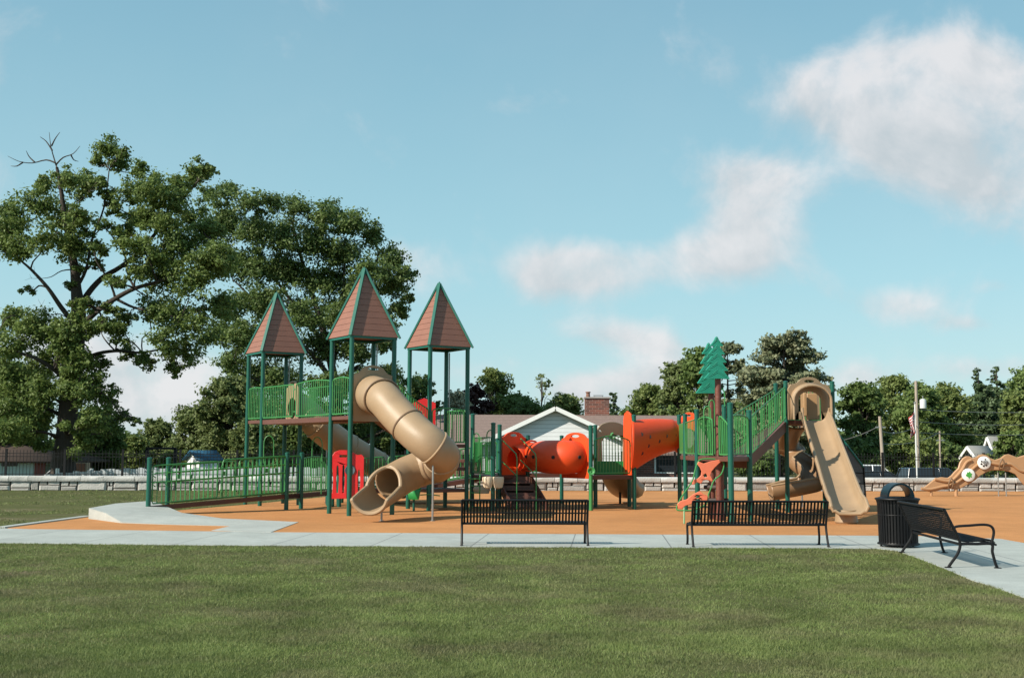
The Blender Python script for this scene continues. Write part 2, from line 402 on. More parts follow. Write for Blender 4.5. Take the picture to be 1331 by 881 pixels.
rubm = mat('rubber_surface', (.48, .212, .080), .95, .07, .5, .35, 90, spec=.15, c2=(.54, .248, .096))
t = rubm.node_tree; b = t.nodes['Principled BSDF']; bc = b.inputs['Base Color'].links[0].from_socket
g = N(t, 'ShaderNodeTexCoord'); sn = N(t, 'ShaderNodeTexNoise'); sn.inputs['Scale'].default_value = 45; sn.inputs['Detail'].default_value = 3; t.links.new(g.outputs['Object'], sn.inputs['Vector'])
sr = N(t, 'ShaderNodeMapRange'); t.links.new(sn.outputs[0], sr.inputs[0]); sr.inputs[1].default_value = .3; sr.inputs[2].default_value = .7; sr.inputs[3].default_value = .82; sr.inputs[4].default_value = 1.12
sm = N(t, 'ShaderNodeMix', data_type='RGBA', blend_type='MULTIPLY'); sm.inputs[0].default_value = 1; t.links.new(bc, sm.inputs[6]); t.links.new(sr.outputs[0], sm.inputs[7]); t.links.new(sm.outputs[2], b.inputs['Base Color']); stains(t, b, (.25, 1.6, 12), (.86, .92, .95), (1.06, 1.05, 1.04))
ra = gpts([(355, 691.5), (190, 689.2), (41, 687.8), (8, 686.3), (114, 670.5), (222, 664), (330, 655), (420, 646), (470, 641)])
wl = [tuple(wpt(WLEN * f_, -.05)[:2]) for f_ in (.36, .5, .7, 1.0, 1.15)]
rb = [(16, G(1331, 705)[1])] + gpts([(1331, 705), (1300, 700), (1255, 698.4), (1195, 696.5), (1140, 696), (665, 693.5)])
rm = MB(); rm.prism(ra + wl + rb, -.05, .008)
tag(rm.build('rubber_surface', rubm, sharp=30), kind='structure')

# raised concrete approach to the ramp
am = MB()
ap = [(115, 674.3, .27), (136, 677, .20), (158, 680, .03), (215, 682, .018), (300, 684, .018), (275, 690, .018), (352, 692.3, .018), (388, 679, .018), (300, 676, .02), (236, 671, .10), (217, 668.5, .21), (203, 664, .25), (190, 663.5, .27), (150, 667, .27)]
am.prism(gpts([(a, b_) for a, b_, c_ in ap]), -.05, [c_ for a, b_, c_ in ap])
tag(am.build('raised_path', mat('concrete_light', (.40, .41, .385), .85, .1, .8, .5, 60), sharp=25), kind='structure')
tt = MATS['concrete_light'].node_tree; stains(tt, tt.nodes['Principled BSDF'], (.7, 3.1, 38), (.86, .90, .88), (1.05, 1.04, 1.08))
km = MB(); a_, b2_ = G(0, 686.5), G(114, 671.5)
km.beam((a_.x, a_.y, .01), (b2_.x, b2_.y, .01), .22, .05); 
tag(km.build('kerb', concm), kind='structure')

# ------------------------------------------------------------------ stone wall and metal fence
stonem = mat('wall_stone', (.26, .245, .225), .9, .25, 5, 1.0, 18, island=True, c2=(.56, .54, .51))
capm = mat('cap_stone', (.38, .37, .345), .9, .15, 4, 1.0, 16, island=True, c2=(.60, .585, .56))
mortar = mat('wall_joint', (.035, .03, .028), .95, .3)
wall = thing('stone_wall', 'low grey rough stone wall with pale cap stones running behind the playground', 'wall', wpt(0), None)
rnd.seed(3)
ang = math.atan2(wdir.y, wdir.x)
core = MB(); core.box(wpt(WLEN / 2, .22, .18), (WLEN, .36, .38), ang); core.build('wall_core', mortar, wall)
blk = MB(); s_ = 0
def stone(mb, s0, s1, z0, z1, off=0.0, dep=.1):
    j = lambda a: rnd.uniform(-a, a)
    q = min(.03, (s1 - s0) * .2)
    f0 = off - .04 + j(.012)
    pts = [(s0 + q * rnd.random(), z0), (s1 - q * rnd.random(), z0), (s1 - q * rnd.random(), z1), (s0 + q * rnd.random(), z1)]
    outer = [wpt(a, off + dep, z) for a, z in pts]
    mid_ = [wpt(a, off, z) for a, z in pts]
    cx = (s0 + s1) / 2; cz = (z0 + z1) / 2
    inner = [wpt(cx + (a - cx) * .86 + j(.01), f0, cz + (z - cz) * .74 + j(.01)) for a, z in pts]
    b0 = [*outer, *mid_, *inner]
    fs_ = []
    for r_ in (0, 4):
        for i in range(4): fs_.append((r_ + i, r_ + (i + 1) % 4, r_ + 4 + (i + 1) % 4, r_ + 4 + i))
    fs_.append((8, 9, 10, 11)); mb.add(b0, fs_)
while s_ < WLEN:
    w_ = rnd.choice([.3, .5, .75, .9, 1.15, 1.4]) * rnd.uniform(.85, 1.1)
    if rnd.random() < .4:
        h_ = rnd.uniform(.12, .26); stone(blk, s_ + .012, s_ + w_ - .012, 0.0, h_ - .01); 
        k_ = w_ * rnd.uniform(.35, .65); stone(blk, s_ + .012, s_ + k_ - .012, h_ + .012, .37); stone(blk, s_ + k_ + .012, s_ + w_ - .012, h_ + .012, .37)
    elif rnd.random() < .5:
        h_ = rnd.uniform(.06, .1); stone(blk, s_ + .012, s_ + w_ - .012, 0.0, h_ - .01); stone(blk, s_ + .012, s_ + w_ - .012, h_ + .012, .37)
    else: stone(blk, s_ + .012, s_ + w_ - .012, 0.0, .37)
    s_ += w_
blk.build('stone_courses', stonem, wall, sharp=20)
cp = MB(); s_ = 0
while s_ < WLEN:
    w_ = rnd.uniform(.7, 1.3); n0 = len(cp.v)
    k_ = 6
    for q in range(k_):
        a0 = s_ + .009 + (w_ - .018) * q / k_; a1 = s_ + .009 + (w_ - .018) * (q + 1) / k_
        if q == 0: pr0 = (rnd.uniform(-.012, .012), rnd.uniform(.585, .60))
        pr1 = (rnd.uniform(-.014, .014), rnd.uniform(.585, .60))
        def sec(a, pr_): return [wpt(a, -.10 + pr_[0], .385), wpt(a, -.13 + pr_[0] * 1.5, .48), wpt(a, -.10 - pr_[0], pr_[1] - .02), wpt(a, -.03, pr_[1]), wpt(a, .5, .60), wpt(a, .5, .385)]
        if q == 0: cp.v += [tuple(v) for v in sec(a0, pr0)]
        cp.v += [tuple(v) for v in sec(a1, pr1)]
        bse = n0 + q * 6
        for i in range(6): cp.f.append((bse + i, bse + (i + 1) % 6, bse + 6 + (i + 1) % 6, bse + 6 + i)); cp.mi.append(0)
        pr0 = pr1
    cp.f.append(tuple(n0 + i for i in range(6))); cp.f.append(tuple(n0 + k_ * 6 + i for i in range(6))); cp.mi += [0, 0]
    s_ += w_
cp.build('cap_stones', capm, wall, sharp=50)

fence = thing('metal_fence', 'black metal picket fence with pointed pickets standing behind the stone wall', 'fence', wpt(0, .8))
FO = .75; span = 2.4; nspan = int(WLEN / span)
for i in range(nspan + 1):
    p_ = MB(); p_.box(wpt(i * span, FO, .82), (.085, .085, 1.75), ang); p_.box(wpt(i * span, FO, 1.71), (.10, .10, .03), ang); p_.build('fence_post', BLACKF, fence)
    if i == nspan: break
    q_ = MB()
    for z_ in (.66, 1.40, 1.53): q_.beam(wpt(i * span + .045, FO, z_), wpt((i + 1) * span - .045, FO, z_), .026, .026)
    for k_ in range(1, 17):
        a_ = i * span + span * k_ / 17; o_ = wpt(a_, FO)
        q_.box((o_.x, o_.y, 1.08), (.016, .016, 1.10), ang)
        q_.lathe((o_.x, o_.y, 1.63), [(.016, 0), (.002, .06)], 4)
    q_.build('picket_panel', BLACKF, fence)

# ------------------------------------------------------------------ play structure helpers
PR = .064
def post(parent, a, z1, z0=0.0, name='post', r=PR, m_=GREEN):
    p_ = MB(); x, y = a
    p_.lathe((x, y, 0), [(r, z0), (r, z1 - .05), (r + .006, z1 - .05), (r + .006, z1 - .015), (r * .7, z1), (r * .1, z1 + .006)], 16)
    return p_.build(name, m_, parent)
def guard(parent, a, b, z, h=1.0, zb=None, arch=0.0, sp=.135, m_=LIGHT, inset=.09, base=.06, name='guardrail', r=.0125, mid=False):
    a = Vector((a[0], a[1], 0)); b = Vector((b[0], b[1], 0)); d = (b - a); L = d.length; d.normalize()
    a = a + d * inset; b = b - d * inset; L = L - 2 * inset
    zb = z if zb is None else zb
    g_ = MB()
    zf = lambda t_: z + (zb - z) * t_
    top = lambda t_: zf(t_) + h + arch * math.sin(math.pi * t_)
    pt = lambda t_, zz: (a + d * L * t_) + Vector((0, 0, zz))
    k_ = 8
    loop = [pt(0, zf(0) + base + .06), pt(0, top(0) - .07), pt(.3 * .1 / max(L, .2), top(0) - .01)] + [pt(t_, top(t_)) for t_ in [.06 + .88 * i / k_ for i in range(k_ + 1)]] + \
           [pt(1 - .3 * .1 / max(L, .2), top(1) - .01), pt(1, top(1) - .07), pt(1, zf(1) + base + .06), pt(.985, zf(1) + base), pt(.015, zf(0) + base)]
    g_.tube(loop, .019, 8, closed=True)
    n = max(2, round(L / sp))
    for i in range(1, n):
        t_ = i / n; g_.tube([pt(t_, zf(t_) + base), pt(t_, top(t_))], r, 6, caps=False)
    if mid: g_.tube([pt(0, zf(0) + h * .62), pt(1, zf(1) + h * .62)], r * 1.1, 8)
    for t_ in (0, 1):                                  # brackets to the posts
        s_ = -1 if t_ == 0 else 1
        for q in (.2, .85):
            c_ = pt(t_, zf(t_) + h * q); g_.beam(c_, c_ + d * s_ * (inset - .02), .03, .03)
    return g_.build(name, m_, parent)
def deck(parent, pts, z, th=.10, name='deck'):
    d_ = MB(); d_.prism(pts, z - th, z); return d_.build(name, DECK, parent, bevel=.008)
UVW = lambda phi: (Vector((math.cos(phi), math.sin(phi), 0)), Vector((-math.sin(phi), math.cos(phi), 0)))
PHI = R(33); EU, EV = UVW(PHI)
def square(front, e=1.27):
    f_ = Vector((front[0], front[1], 0)); return [tuple((f_ + EU * (a * e) + EV * (b_ * e))[:2]) for a, b_ in ((0, 0), (1, 0), (1, 1), (0, 1))]   # front, right, back, left
def pyramid_roof(parent, sq, ze, za, over=.13):
    cx = sum(p[0] for p in sq) / 4; cy = sum(p[1] for p in sq) / 4
    cor = []
    for p in sq:
        v = Vector((p[0] - cx, p[1] - cy, 0)); cor.append(v + v.normalized() * over)
    c = Vector((cx, cy, 0)); rf = MB(); n = 11
    for k in range(n):                                 # lapped boards, each course a little proud of the next
        t0 = k / n; t1 = (k + 1) / n - .004
        lo = [c + v * ((1 - t0) + .0035) + Vector((0, 0, ze + (za - ze) * t0)) for v in cor]
        hi = [c + v * max(.0, (1 - t1)) + Vector((0, 0, ze + (za - ze) * t1)) for v in cor]
        inn = [c + v * (1 - t0) * .97 + Vector((0, 0, ze + (za - ze) * t0)) for v in cor]
        rf.add(lo + hi + inn, [(i, (i + 1) % 4, 4 + (i + 1) % 4, 4 + i) for i in range(4)] + [(8 + i, 8 + (i + 1) % 4, (i + 1) % 4, i) for i in range(4)])
    rf.add([c + v * .985 + Vector((0, 0, ze + .02)) for v in cor], [(0, 1, 2, 3)])
    r_ = rf.build('roof', BROWN, parent, sharp=10)
    tr = MB()
    for v in cor:
        a = c + v * 1.03 + Vector((0, 0, ze - .02)); b_ = c + Vector((0, 0, za + .02)) + v * .02
        nrm = (Vector((v.x, v.y, 0)).normalized() * (za - ze) + Vector((0, 0, v.length))).normalized()
        tr.beam(a, b_, .085, .05, up=nrm)
    tr.lathe(tuple(c + Vector((0, 0, za - .08))), [(.10, -.06), (.05, .08), (.012, .15)], 4)
    tr.build('hip_trim', TEAL, r_)
    fr = MB()
    for i in range(4):
        a = c + cor[i] * .93; b_ = c + cor[(i + 1) % 4] * .93
        fr.beam((a.x, a.y, ze - .035), (b_.x, b_.y, ze - .035), .05, .06)
    fr.build('roof_frame', TEAL, parent)
def tower(label, fpx, fbase, dz):
    f_ = G(fpx, fbase); sq = square(f_[:2])
    th = thing('play_tower', label, 'play tower', (f_.x, f_.y, 0))
    for p in sq: post(th, p, 4.80)
    for p in (sq[2],):
        q = Vector((p[0], p[1], 0)) + EU * .09 - EV * .03
        pc = MB(); pc.tube([q + Vector((0, 0, dz)), q + Vector((0, 0, 4.72))], .02, 8); pc.build('flag_rod', STEEL, th)
    deck(th, sq, dz)
    pyramid_roof(th, sq, 4.80, 6.72)
    return th, sq
T1, S1 = tower('leftmost roofed play tower with brown pyramid roof, above the end of the green ramp', 337.5, 657.6, 2.65)
T2, S2 = tower('middle and tallest-looking roofed play tower, with the tan tube slide leaving its deck', 453.5, 670.6, 2.65)
T3, S3 = tower('right roofed play tower beside the elbow of the tan tube slide', 557, 663.8, 1.92)
guard(T1, S1[3], S1[0], 2.65, arch=.03); guard(T1, S1[3], S1[2], 2.65)
guard(T2, S2[3], S2[0], 2.65, arch=.05)
guard(T3, S3[3], S3[0], 1.92) if False else None
guard(T3, S3[0], S3[1], 1.92, arch=.05); guard(T3, S3[1], S3[2], 1.92)
# lower landing inside the right tower
deck(T3, S3, 1.25, name='lower_deck'); deck(T3, S3, .62, name='step_deck')

# bridge between left and middle towers
def midp(a, b, t=.5): return (a[0] + (b[0] - a[0]) * t, a[1] + (b[1] - a[1]) * t)
br = thing('play_bridge', 'level high bridge with green railings joining the left and middle towers', 'bridge', (*midp(S1[0], S2[3]), 0))
m1, m2 = midp(S1[0], S2[3]), midp(S1[1], S2[2])
deck(br, [S1[0], S2[3], S2[2], S1[1]], 2.648, .14)
guard(br, S1[0], m1, 2.65); guard(br, m1, S2[3], 2.65, arch=.05)
guard(br, S1[1], m2, 2.65)
# hood of the rear tube slide on the far side of this bridge
slope = thing('sloped_bridge', 'bridge sloping down from the middle tower to the right tower behind the tube slide', 'bridge', (*midp(S2[2], S3[3]), 0))
sb = MB(); A_, B_, C_, D_ = S2[1], S3[0], S3[3], S2[2]
sb.add([(*A_, 2.64), (*B_, 1.93), (*C_, 1.93), (*D_, 2.64), (*A_, 2.54), (*B_, 1.83), (*C_, 1.83), (*D_, 2.54)], [(0, 1, 2, 3), (4, 5, 6, 7), (0, 1, 5, 4), (1, 2, 6, 5), (2, 3, 7, 6), (3, 0, 4, 7)])
sb.build('deck', DECK, slope)
guard(slope, D_, C_, 2.65, zb=1.93, arch=-.08); guard(slope, A_, B_, 2.65, zb=1.93, arch=-.08)

# red board on the right tower deck
rp_ = T3
o1, o2 = P(536, 548, 34.4), P(566, 548, 34.4)
zt = P(550, 524, 34.4).z
pb = MB(); L_ = (o2 - o1).length
pb.plate([(0, 0), (L_, 0), (L_, zt - 1.95), (L_ * .7, zt - 1.85), (L_ * .5, zt - 1.80), (L_ * .3, zt - 1.85), (0, zt - 1.95)], [rrect(L_ * .3, .35, L_ * .7, .48, .05), oval(L_ * .5, .15, .1, .09)], (o1.x, o1.y, 1.95), (o2 - o1), (0, 0, 1), .04)
tag(pb.build('red_panel', RED, rp_), 'red play board on the rear side of the deck')

# ------------------------------------------------------------------ tube slides
def hood(parent, a, b, z0, z1, m_=TAN, out=(0, -1, 0), hole=.36, hz=.46):
    """entry board between two posts with a raised rounded top and a grip slot"""
    a = Vector((a[0], a[1], z0)); b = Vector((b[0], b[1], z0)); L = (b - a).length; h = z1 - z0
    ol = [(0.02, 0), (L - .02, 0), (L - .02, h * .82), (L * .85, h * .85)] + [(L / 2 + L * .30 * math.cos(t_), h * .86 + h * .14 * math.sin(t_)) for t_ in [math.pi * i / 12 for i in range(1, 12)]] + [(L * .15, h * .85), (.02, h * .82)]
    mb = MB(); mb.plate(ol, [oval(L / 2, hz, hole, hole), oval(L / 2, h * .93, .17, .035, 14)], a, (b - a), (0, 0, 1), .05)
    return mb.build('entry_board', m_, parent, bevel=.01)
def cpath(lst): return [P(*q) for q in lst]
ts = thing('tube_slide', 'tan spiral tube slide curling down from the middle tower, its open mouth to the front', 'slide', (G(500, 672).x, G(500, 672).y, 0))
fc_ = midp(S2[0], S2[1]); st0 = Vector((fc_[0], fc_[1], P(484, 511, 30.4).z))
hood(ts, S2[0], S2[1], 2.50, 4.02, hz=st0.z - 2.5)
path = smooth([st0, P(497, 517, 29.95)] + cpath([ (517, 539, 29.5), (540, 562, 29.1), (560, 578, 28.9), (573, 590, 29.1), (571, 602, 29.7), (549, 608, 30.0), (525, 618, 29.8), (507, 629, 29.35)]), 7)
def circ(rad, n=28): return [(rad * math.cos(2 * math.pi * i / n), rad * math.sin(2 * math.pi * i / n)) for i in range(n)]
tb = MB(); rr = [.49, .48] + [.44] * 100
tb.sweep(path, lambda i, k: circ(.50 - .06 * min(1, i / 8))); tb.build('tube', TAN, ts, solid=.03, sharp=60)
for idx in (7, 18, 30, 37, 44):
    t_ = (path[idx + 1] - path[idx - 1]); sm_ = MB(); q = path[idx]
    sm_.ring(q, t_, .455 if idx > 8 else .49, .028, 32, 8); sm_.build('seam_flange', TAND if idx in (7, 18, 44) else TAN, ts)
# open mouth: the tube peels open into a flared trough
mp = smooth(cpath([(507, 629, 29.35), (499.5, 633.5, 28.95), (492.5, 637.5, 28.6), (486, 641, 28.25), (480, 644, 27.95)]), 8)
def mouth(i, k):
    t_ = i / (k - 1); op = (.03 + t_ / .28 * .45) if t_ < .28 else .48 + (t_ - .28) / .72 * .10; n = 26; sx = 1 + .05 * t_ ; out_ = []
    hlf = math.pi * (1 - op)                        # half-angle of the remaining arc, measured from the bottom
    for j in range(n + 1):
        a = -math.pi / 2 + hlf * (j / n * 2 - 1)
        out_.append((.44 * sx * math.cos(a), .44 * math.sin(a)))
    return out_
mo = MB(); mo.sweep(mp, mouth, closed=False); mo.build('mouth', TAN, ts, solid=.03, sharp=60)
k_ = len(mp); c_ = 27; rim = []
vsm = [Vector(v) for v in mo.v]
rim = [vsm[i * c_] for i in range(k_)] + [vsm[(k_ - 1) * c_ + j] for j in range(c_)] + [vsm[i * c_ + c_ - 1] for i in range(k_ - 1, -1, -1)]
rmb = MB(); rmb.tube(rim, .05, 8, closed=True); rmb.build('mouth_rim', TAN, ts)
for px_, top_, Y_ in ((563, 598, 28.75), (496, 662, 28.7)):
    a_ = P(px_, top_, Y_); lg = MB(); lg.tube([a_, (a_.x, a_.y, 0)], .026, 10); lg.lathe((a_.x, a_.y, 0), [(.07, 0.01), (.07, .02)], 12); lg.build('leg', STEEL, ts)

t2 = thing('tube_slide', 'tan tube slide behind the bridge, running down to the right away from it', 'slide', (P(440, 640, 38).x, 38, 0))
hA, hB = midp(S1[1], S1[2], .05), midp(S1[1], S1[2], .95)
hood(t2, hA, hB, 2.60, 3.95, hole=.34)
hc_ = midp(hA, hB); st1 = Vector((hc_[0], hc_[1], 3.06)); on_ = Vector((S1[1][0] - S1[0][0], S1[1][1] - S1[0][1], 0)).normalized()
p2 = smooth([st1, st1 + on_ * .45 + Vector((0, 0, -.12))] + cpath([(413, 553, 37.2), (440, 574, 38.0), (466, 590, 38.6), (490, 604, 39.2), (512, 620, 39.6), (530, 632, 40)]), 6)
tb = MB(); tb.sweep(p2, lambda i, k: circ(.45)); tb.build('tube', TAN, t2, solid=.03, sharp=60)
for idx in (12, 21, 30):
    sm_ = MB(); sm_.ring(p2[idx], p2[idx + 1] - p2[idx - 1], .465, .028, 28, 8); sm_.build('seam_flange', TAN, t2)
a_ = P(425, 575, 37.6); lg = MB(); lg.tube([a_, (a_.x, a_.y, 0)], .026, 8); lg.build('leg', STEEL, t2)

# ------------------------------------------------------------------ entry ramp
rA, rB = G(217, 667.5), G(391, 661.2)
rC = G(192.6, 657.4, .24); rD = Vector(rC) + (rB - rA); rD = Vector((rD.x, rD.y, 0))
rA2, rC2 = (rA.x, rA.y), (rC.x, rC.y); rB2, rD2 = (rB.x, rB.y), (rD.x, rD.y)
rp = thing('entry_ramp', 'long entry ramp with green barred railings rising from the concrete at the left', 'ramp', (rA.x, rA.y, 0))
s = MB(); z0, z1 = .24, .46
s.add([(*rA2, z0), (*rB2, z1), (*rD2, z1), (*rC2, z0), (*rA2, z0 - .12), (*rB2, z1 - .12), (*rD2, z1 - .12), (*rC2, z0 - .12)], [(0, 1, 2, 3), (4, 5, 6, 7), (0, 1, 5, 4), (1, 2, 6, 5), (2, 3, 7, 6), (3, 0, 4, 7)])
s.build('deck', DECK, rp)
post(rp, rA2, 1.52); post(rp, rC2, 1.52); post(rp, rB2, 1.66); post(rp, rD2, 1.66)
for (a, b, hi) in ((rA2, rB2, 1), (rC2, rD2, 0)):
    mm = midp(a, b); zm = (z0 + z1) / 2
    guard(rp, a, mm, z0, zb=zm, h=1.06, inset=.1, mid=False); guard(rp, mm, b, zm, zb=z1, h=1.10, inset=.05)
    # inner hand rail with its return loop
    nv = Vector((rC.x - rA.x, rC.y - rA.y, 0)).normalized() * (.12 if hi else -.12)
    a3, b3 = Vector((*a, 0)) + nv, Vector((*b, 0)) + nv; dd = (b3 - a3).normalized()
    hr = MB()
    for hz in (.62, .86):
        hr.tube([a3 + dd * .1 + Vector((0, 0, z0 + hz - .12)), a3 + Vector((0, 0, z0 + hz - .05)), a3 + dd * .1 + Vector((0, 0, z0 + hz)), b3 + Vector((0, 0, z1 + hz))], .017, 8)
    for q in (.18, .5, .82):
        c = a3.lerp(b3, q); zc = z0 + (z1 - z0) * q; hr.box((c.x, c.y, zc + .72), (.07, .05, .12), PHI)
    hr.build('hand_rail', LIGHT, rp)

# low platform after the ramp with the red board
lp = thing('play_platform', 'low rust platform under the bridge, between the ramp end and the red board', 'platform', (rB.x, rB.y, 0))
e1 = G(426, 657); e2 = Vector((e1.x, e1.y, 0)) + (Vector((rD.x, rD.y, 0)) - Vector((rB.x, rB.y, 0)))
LPp = [rB2, (e1.x, e1.y), (e2.x, e2.y), rD2]
deck(lp, LPp, .455, .14)
for q in (e1, ): post(lp, (q.x, q.y), .42, name='short_leg')
for px_ in (432, 441): 
    q = P(px_, 640, 35.5); post(lp, (q.x, q.y), .42, name='short_leg')
guard(lp, rB2, (e1.x, e1.y), .455, h=1.02, arch=.06)
def hoop(parent, px, ytop, ybot, Y, wpx, name='hand_loop', m_=LIGHT, bar=True):
    a, b = P(px - wpx / 2, ybot, Y), P(px + wpx / 2, ybot, Y); tz = P(px, ytop, Y).z; mb = MB()
    L = (b - a).length; c = (a + b) / 2
    pts = [a, Vector((a.x, a.y, tz - L * .8))] + [Vector((c.x - L / 2 * math.cos(t_), c.y, tz - L * .8 + L * .8 * math.sin(t_))) for t_ in [math.pi * i / 10 for i in range(1, 10)]] + [Vector((b.x, b.y, tz - L * .8)), b]
    mb.tube(pts, .016, 8)
    if bar:
        for q in (.3, .6): zz = a.z + (tz - a.z) * q; mb.tube([(a.x, a.y, zz), (b.x, b.y, zz)], .012, 6)
    return mb.build(name, m_, parent)
hoop(lp, 411, 568, 642, 35.4, 13); hoop(lp, 349, 566, 602, 36.5, 13, bar=False)
Yr = 32.2; a_, b_ = P(426.5, 648, Yr), P(472.5, 648, Yr); L = (b_ - a_).length; sc_ = L / 46.0; hh = 63 * sc_
ol = [(0, 0), (L, .02), (L, hh * .86), (L * .93, hh * .91), (L * .8, hh * .9), (L * .66, hh * .97), (L * .5, hh), (L * .3, hh), (L * .16, hh * .96), (L * .08, hh * .86), (0, hh * .82)]
holes = [rrect(L * .30, hh * .85, L * .52, hh * .90, hh * .02)]
for i, (q, w2) in enumerate(((.07, .045), (.23, .05), (.40, .045), (.57, .05), (.84, .045))):
    lo = .12; hi_ = (.60, .66, .68, .64, .58)[i]
    holes.append([(L * q, hh * lo), (L * (q + w2), hh * lo), (L * (q + w2 + .02), hh * (lo + hi_) / 2), (L * (q + w2), hh * hi_), (L * (q + w2 / 2), hh * (hi_ + .03)), (L * q, hh * hi_), (L * (q - .01), hh * (lo + hi_) / 2)])
mb = MB(); mb.plate(ol, holes, a_, (1, 0, 0), (0, 0, 1), .05); redp = mb.build('red_panel', RED, lp, bevel=.008); tag(redp, 'bright red slotted board under the middle tower')
mb = MB(); c = P(455, 611, Yr - .06); mb.lathe(c, [(.01, 0), (.13, .0), (.15, .02), (.15, .05)], 20, ax=(0, 1, 0)); mb.build('steering_disc', mat('disc_blue_grey', (.12, .17, .2), .4), redp)

# ------------------------------------------------------------------ rear ramp / walkway
rw = thing('entry_ramp', 'rear ramp with green railings rising to the right behind the tube slide', 'ramp', (P(480, 640, 38).x, 38, 0))
w0, w1, w2_, w3 = P(440, 641, 36.8), P(560, 633, 37.6), P(650, 622, 38.2), P(730, 617, 38.6)
segs = [(w0, .42, w1, .62), (w1, .62, w2_, .98), (w2_, .98, w3, 1.0)]
for (a, za_, b, zb_) in segs:
    off = Vector((-.1, 1.4, 0)); mb = MB()
    q = [(a.x, a.y, za_), (b.x, b.y, zb_), (b.x + off.x, b.y + off.y, zb_), (a.x + off.x, a.y + off.y, za_)]
    mb.add(q + [(x, y, z - .14) for x, y, z in q], [(0, 1, 2, 3), (4, 5, 6, 7), (0, 1, 5, 4), (1, 2, 6, 5), (2, 3, 7, 6), (3, 0, 4, 7)]); mb.build('deck', DECK, rw)
    n = 2 if (b - a).length > 2.6 else 1
    for k in range(n):
        t0, t1 = k / n, (k + 1) / n
        aa, bb = midp(a, b, t0), midp(a, b, t1)
        guard(rw, aa, bb, za_ + (zb_ - za_) * t0, zb=za_ + (zb_ - za_) * t1)
        guard(rw, (aa[0] + off.x, aa[1] + off.y), (bb[0] + off.x, bb[1] + off.y), za_ + (zb_ - za_) * t0, zb=za_ + (zb_ - za_) * t1)
    post(rw, (a.x, a.y), za_ + 1.15); post(rw, (a.x + off.x, a.y + off.y), za_ + 1.15)
post(rw, (w3.x, w3.y), 2.25); 
sct = MB(); c = P(538, 643, 33.5)
sct.add([c + Vector(q) for q in ((-.17, -.2, .16), (.17, -.2, .16), (.2, .2, .30), (-.2, .2, .30), (-.13, -.13, -.12), (.13, -.13, -.12), (.13, .13, -.12), (-.13, .13, -.12))], [(4, 5, 6, 7), (0, 1, 5, 4), (1, 2, 6, 5), (2, 3, 7, 6), (3, 0, 4, 7)])
scp = sct.build('scoop_seat', GREENSC, rw, solid=.03); q_ = MB(); q_.tube([(c.x, c.y, 0), (c.x, c.y, c.z - .12)], .035, 10); q_.build('stem', GREEN, scp)
q_ = MB(); q_.tube([(c.x + .18, c.y, c.z + .0), (c.x + .45, c.y - .05, c.z + .02), (c.x + .75, c.y, c.z - .02)], .016, 8); q_.build('hand_rail', LIGHT, scp)

# ------------------------------------------------------------------ stepped middle platform
mp_ = thing('play_platform', 'green-railed platform with brown steps beside the right tower', 'platform', (P(640, 660, 34).x, 34, 0))
M1 = XY(613.7, 35.6); M2 = XY(640.7, 33.6); M3 = XY(649, 35.2); M4 = XY(686, 36.0); M5 = XY(655, 38)
post(mp_, M1, P(613, 537.5, 35.6).z); post(mp_, M2, P(640.7, 549, 33.6).z); post(mp_, M3, P(649, 551.5, 35.2).z); post(mp_, M4, P(686, 565.5, 36).z)
deck(mp_, [M1, M2, M3, M4, XY(684, 38.0), XY(612, 38.0)], 1.0)
guard(mp_, M1, M2, 1.0, h=1.12, mid=False); guard(mp_, XY(612, 37.9), XY(650, 37.9), 1.0, h=1.0)
hoop(mp_, 637, 559, 612, 33.8, 9); hoop(mp_, 619, 563, 612, 35.0, 7, bar=False)
bx = MB(); c = P(619, 588, 36.2); bx.box(c, (.3, .12, .62)); bx.build('green_board', GREENSC, mp_, bevel=.02)
# high step deck behind (seen through the right tower's posts)
deck(mp_, [XY(575, 37.5), XY(608, 37.5), XY(608, 38.8), XY(575, 38.8)], 1.45, name='upper_step')
# steps
stp = MB()
for i in range(4):
    Y_ = 35.6 - i * .30; z_ = .98 - (i + 1) * .20; cx = XY(668 + i * 4.5, Y_)[0]
    stp.box((cx, Y_ - .15, z_ - .05), (1.0, .33, .10)); stp.box((cx, Y_, z_ + .07), (1.0, .03, .2))
stp.build('steps', DECK, mp_, bevel=.008)
for sx in (-.53, .53):
    a = Vector((XY(666, 35.9)[0] + sx, 35.8, .92)); b = Vector((XY(688, 34.3)[0] + sx, 34.3, .08)); mb = MB(); mb.beam(a, b, .05, .26); mb.build('stringer', DECK, mp_)
for (xa, xb, yb) in ((651, 672, 700), (677, 697, 700)):
    mb = MB(); a = P(xa, 570, 35.4); b = P(xb, 591, 34.3)
    g0 = Vector((b.x, b.y, 0)); mb.tube([a, b - (b - a).normalized() * .08, b + Vector((0, 0, -.1)), g0], .018, 8)
    a2 = P(xa, 598, 35.4); mb.tube([a2, Vector((b.x, b.y, b.z - .62))], .016, 8)
    mb.build('hand_rail', LIGHT, mp_)
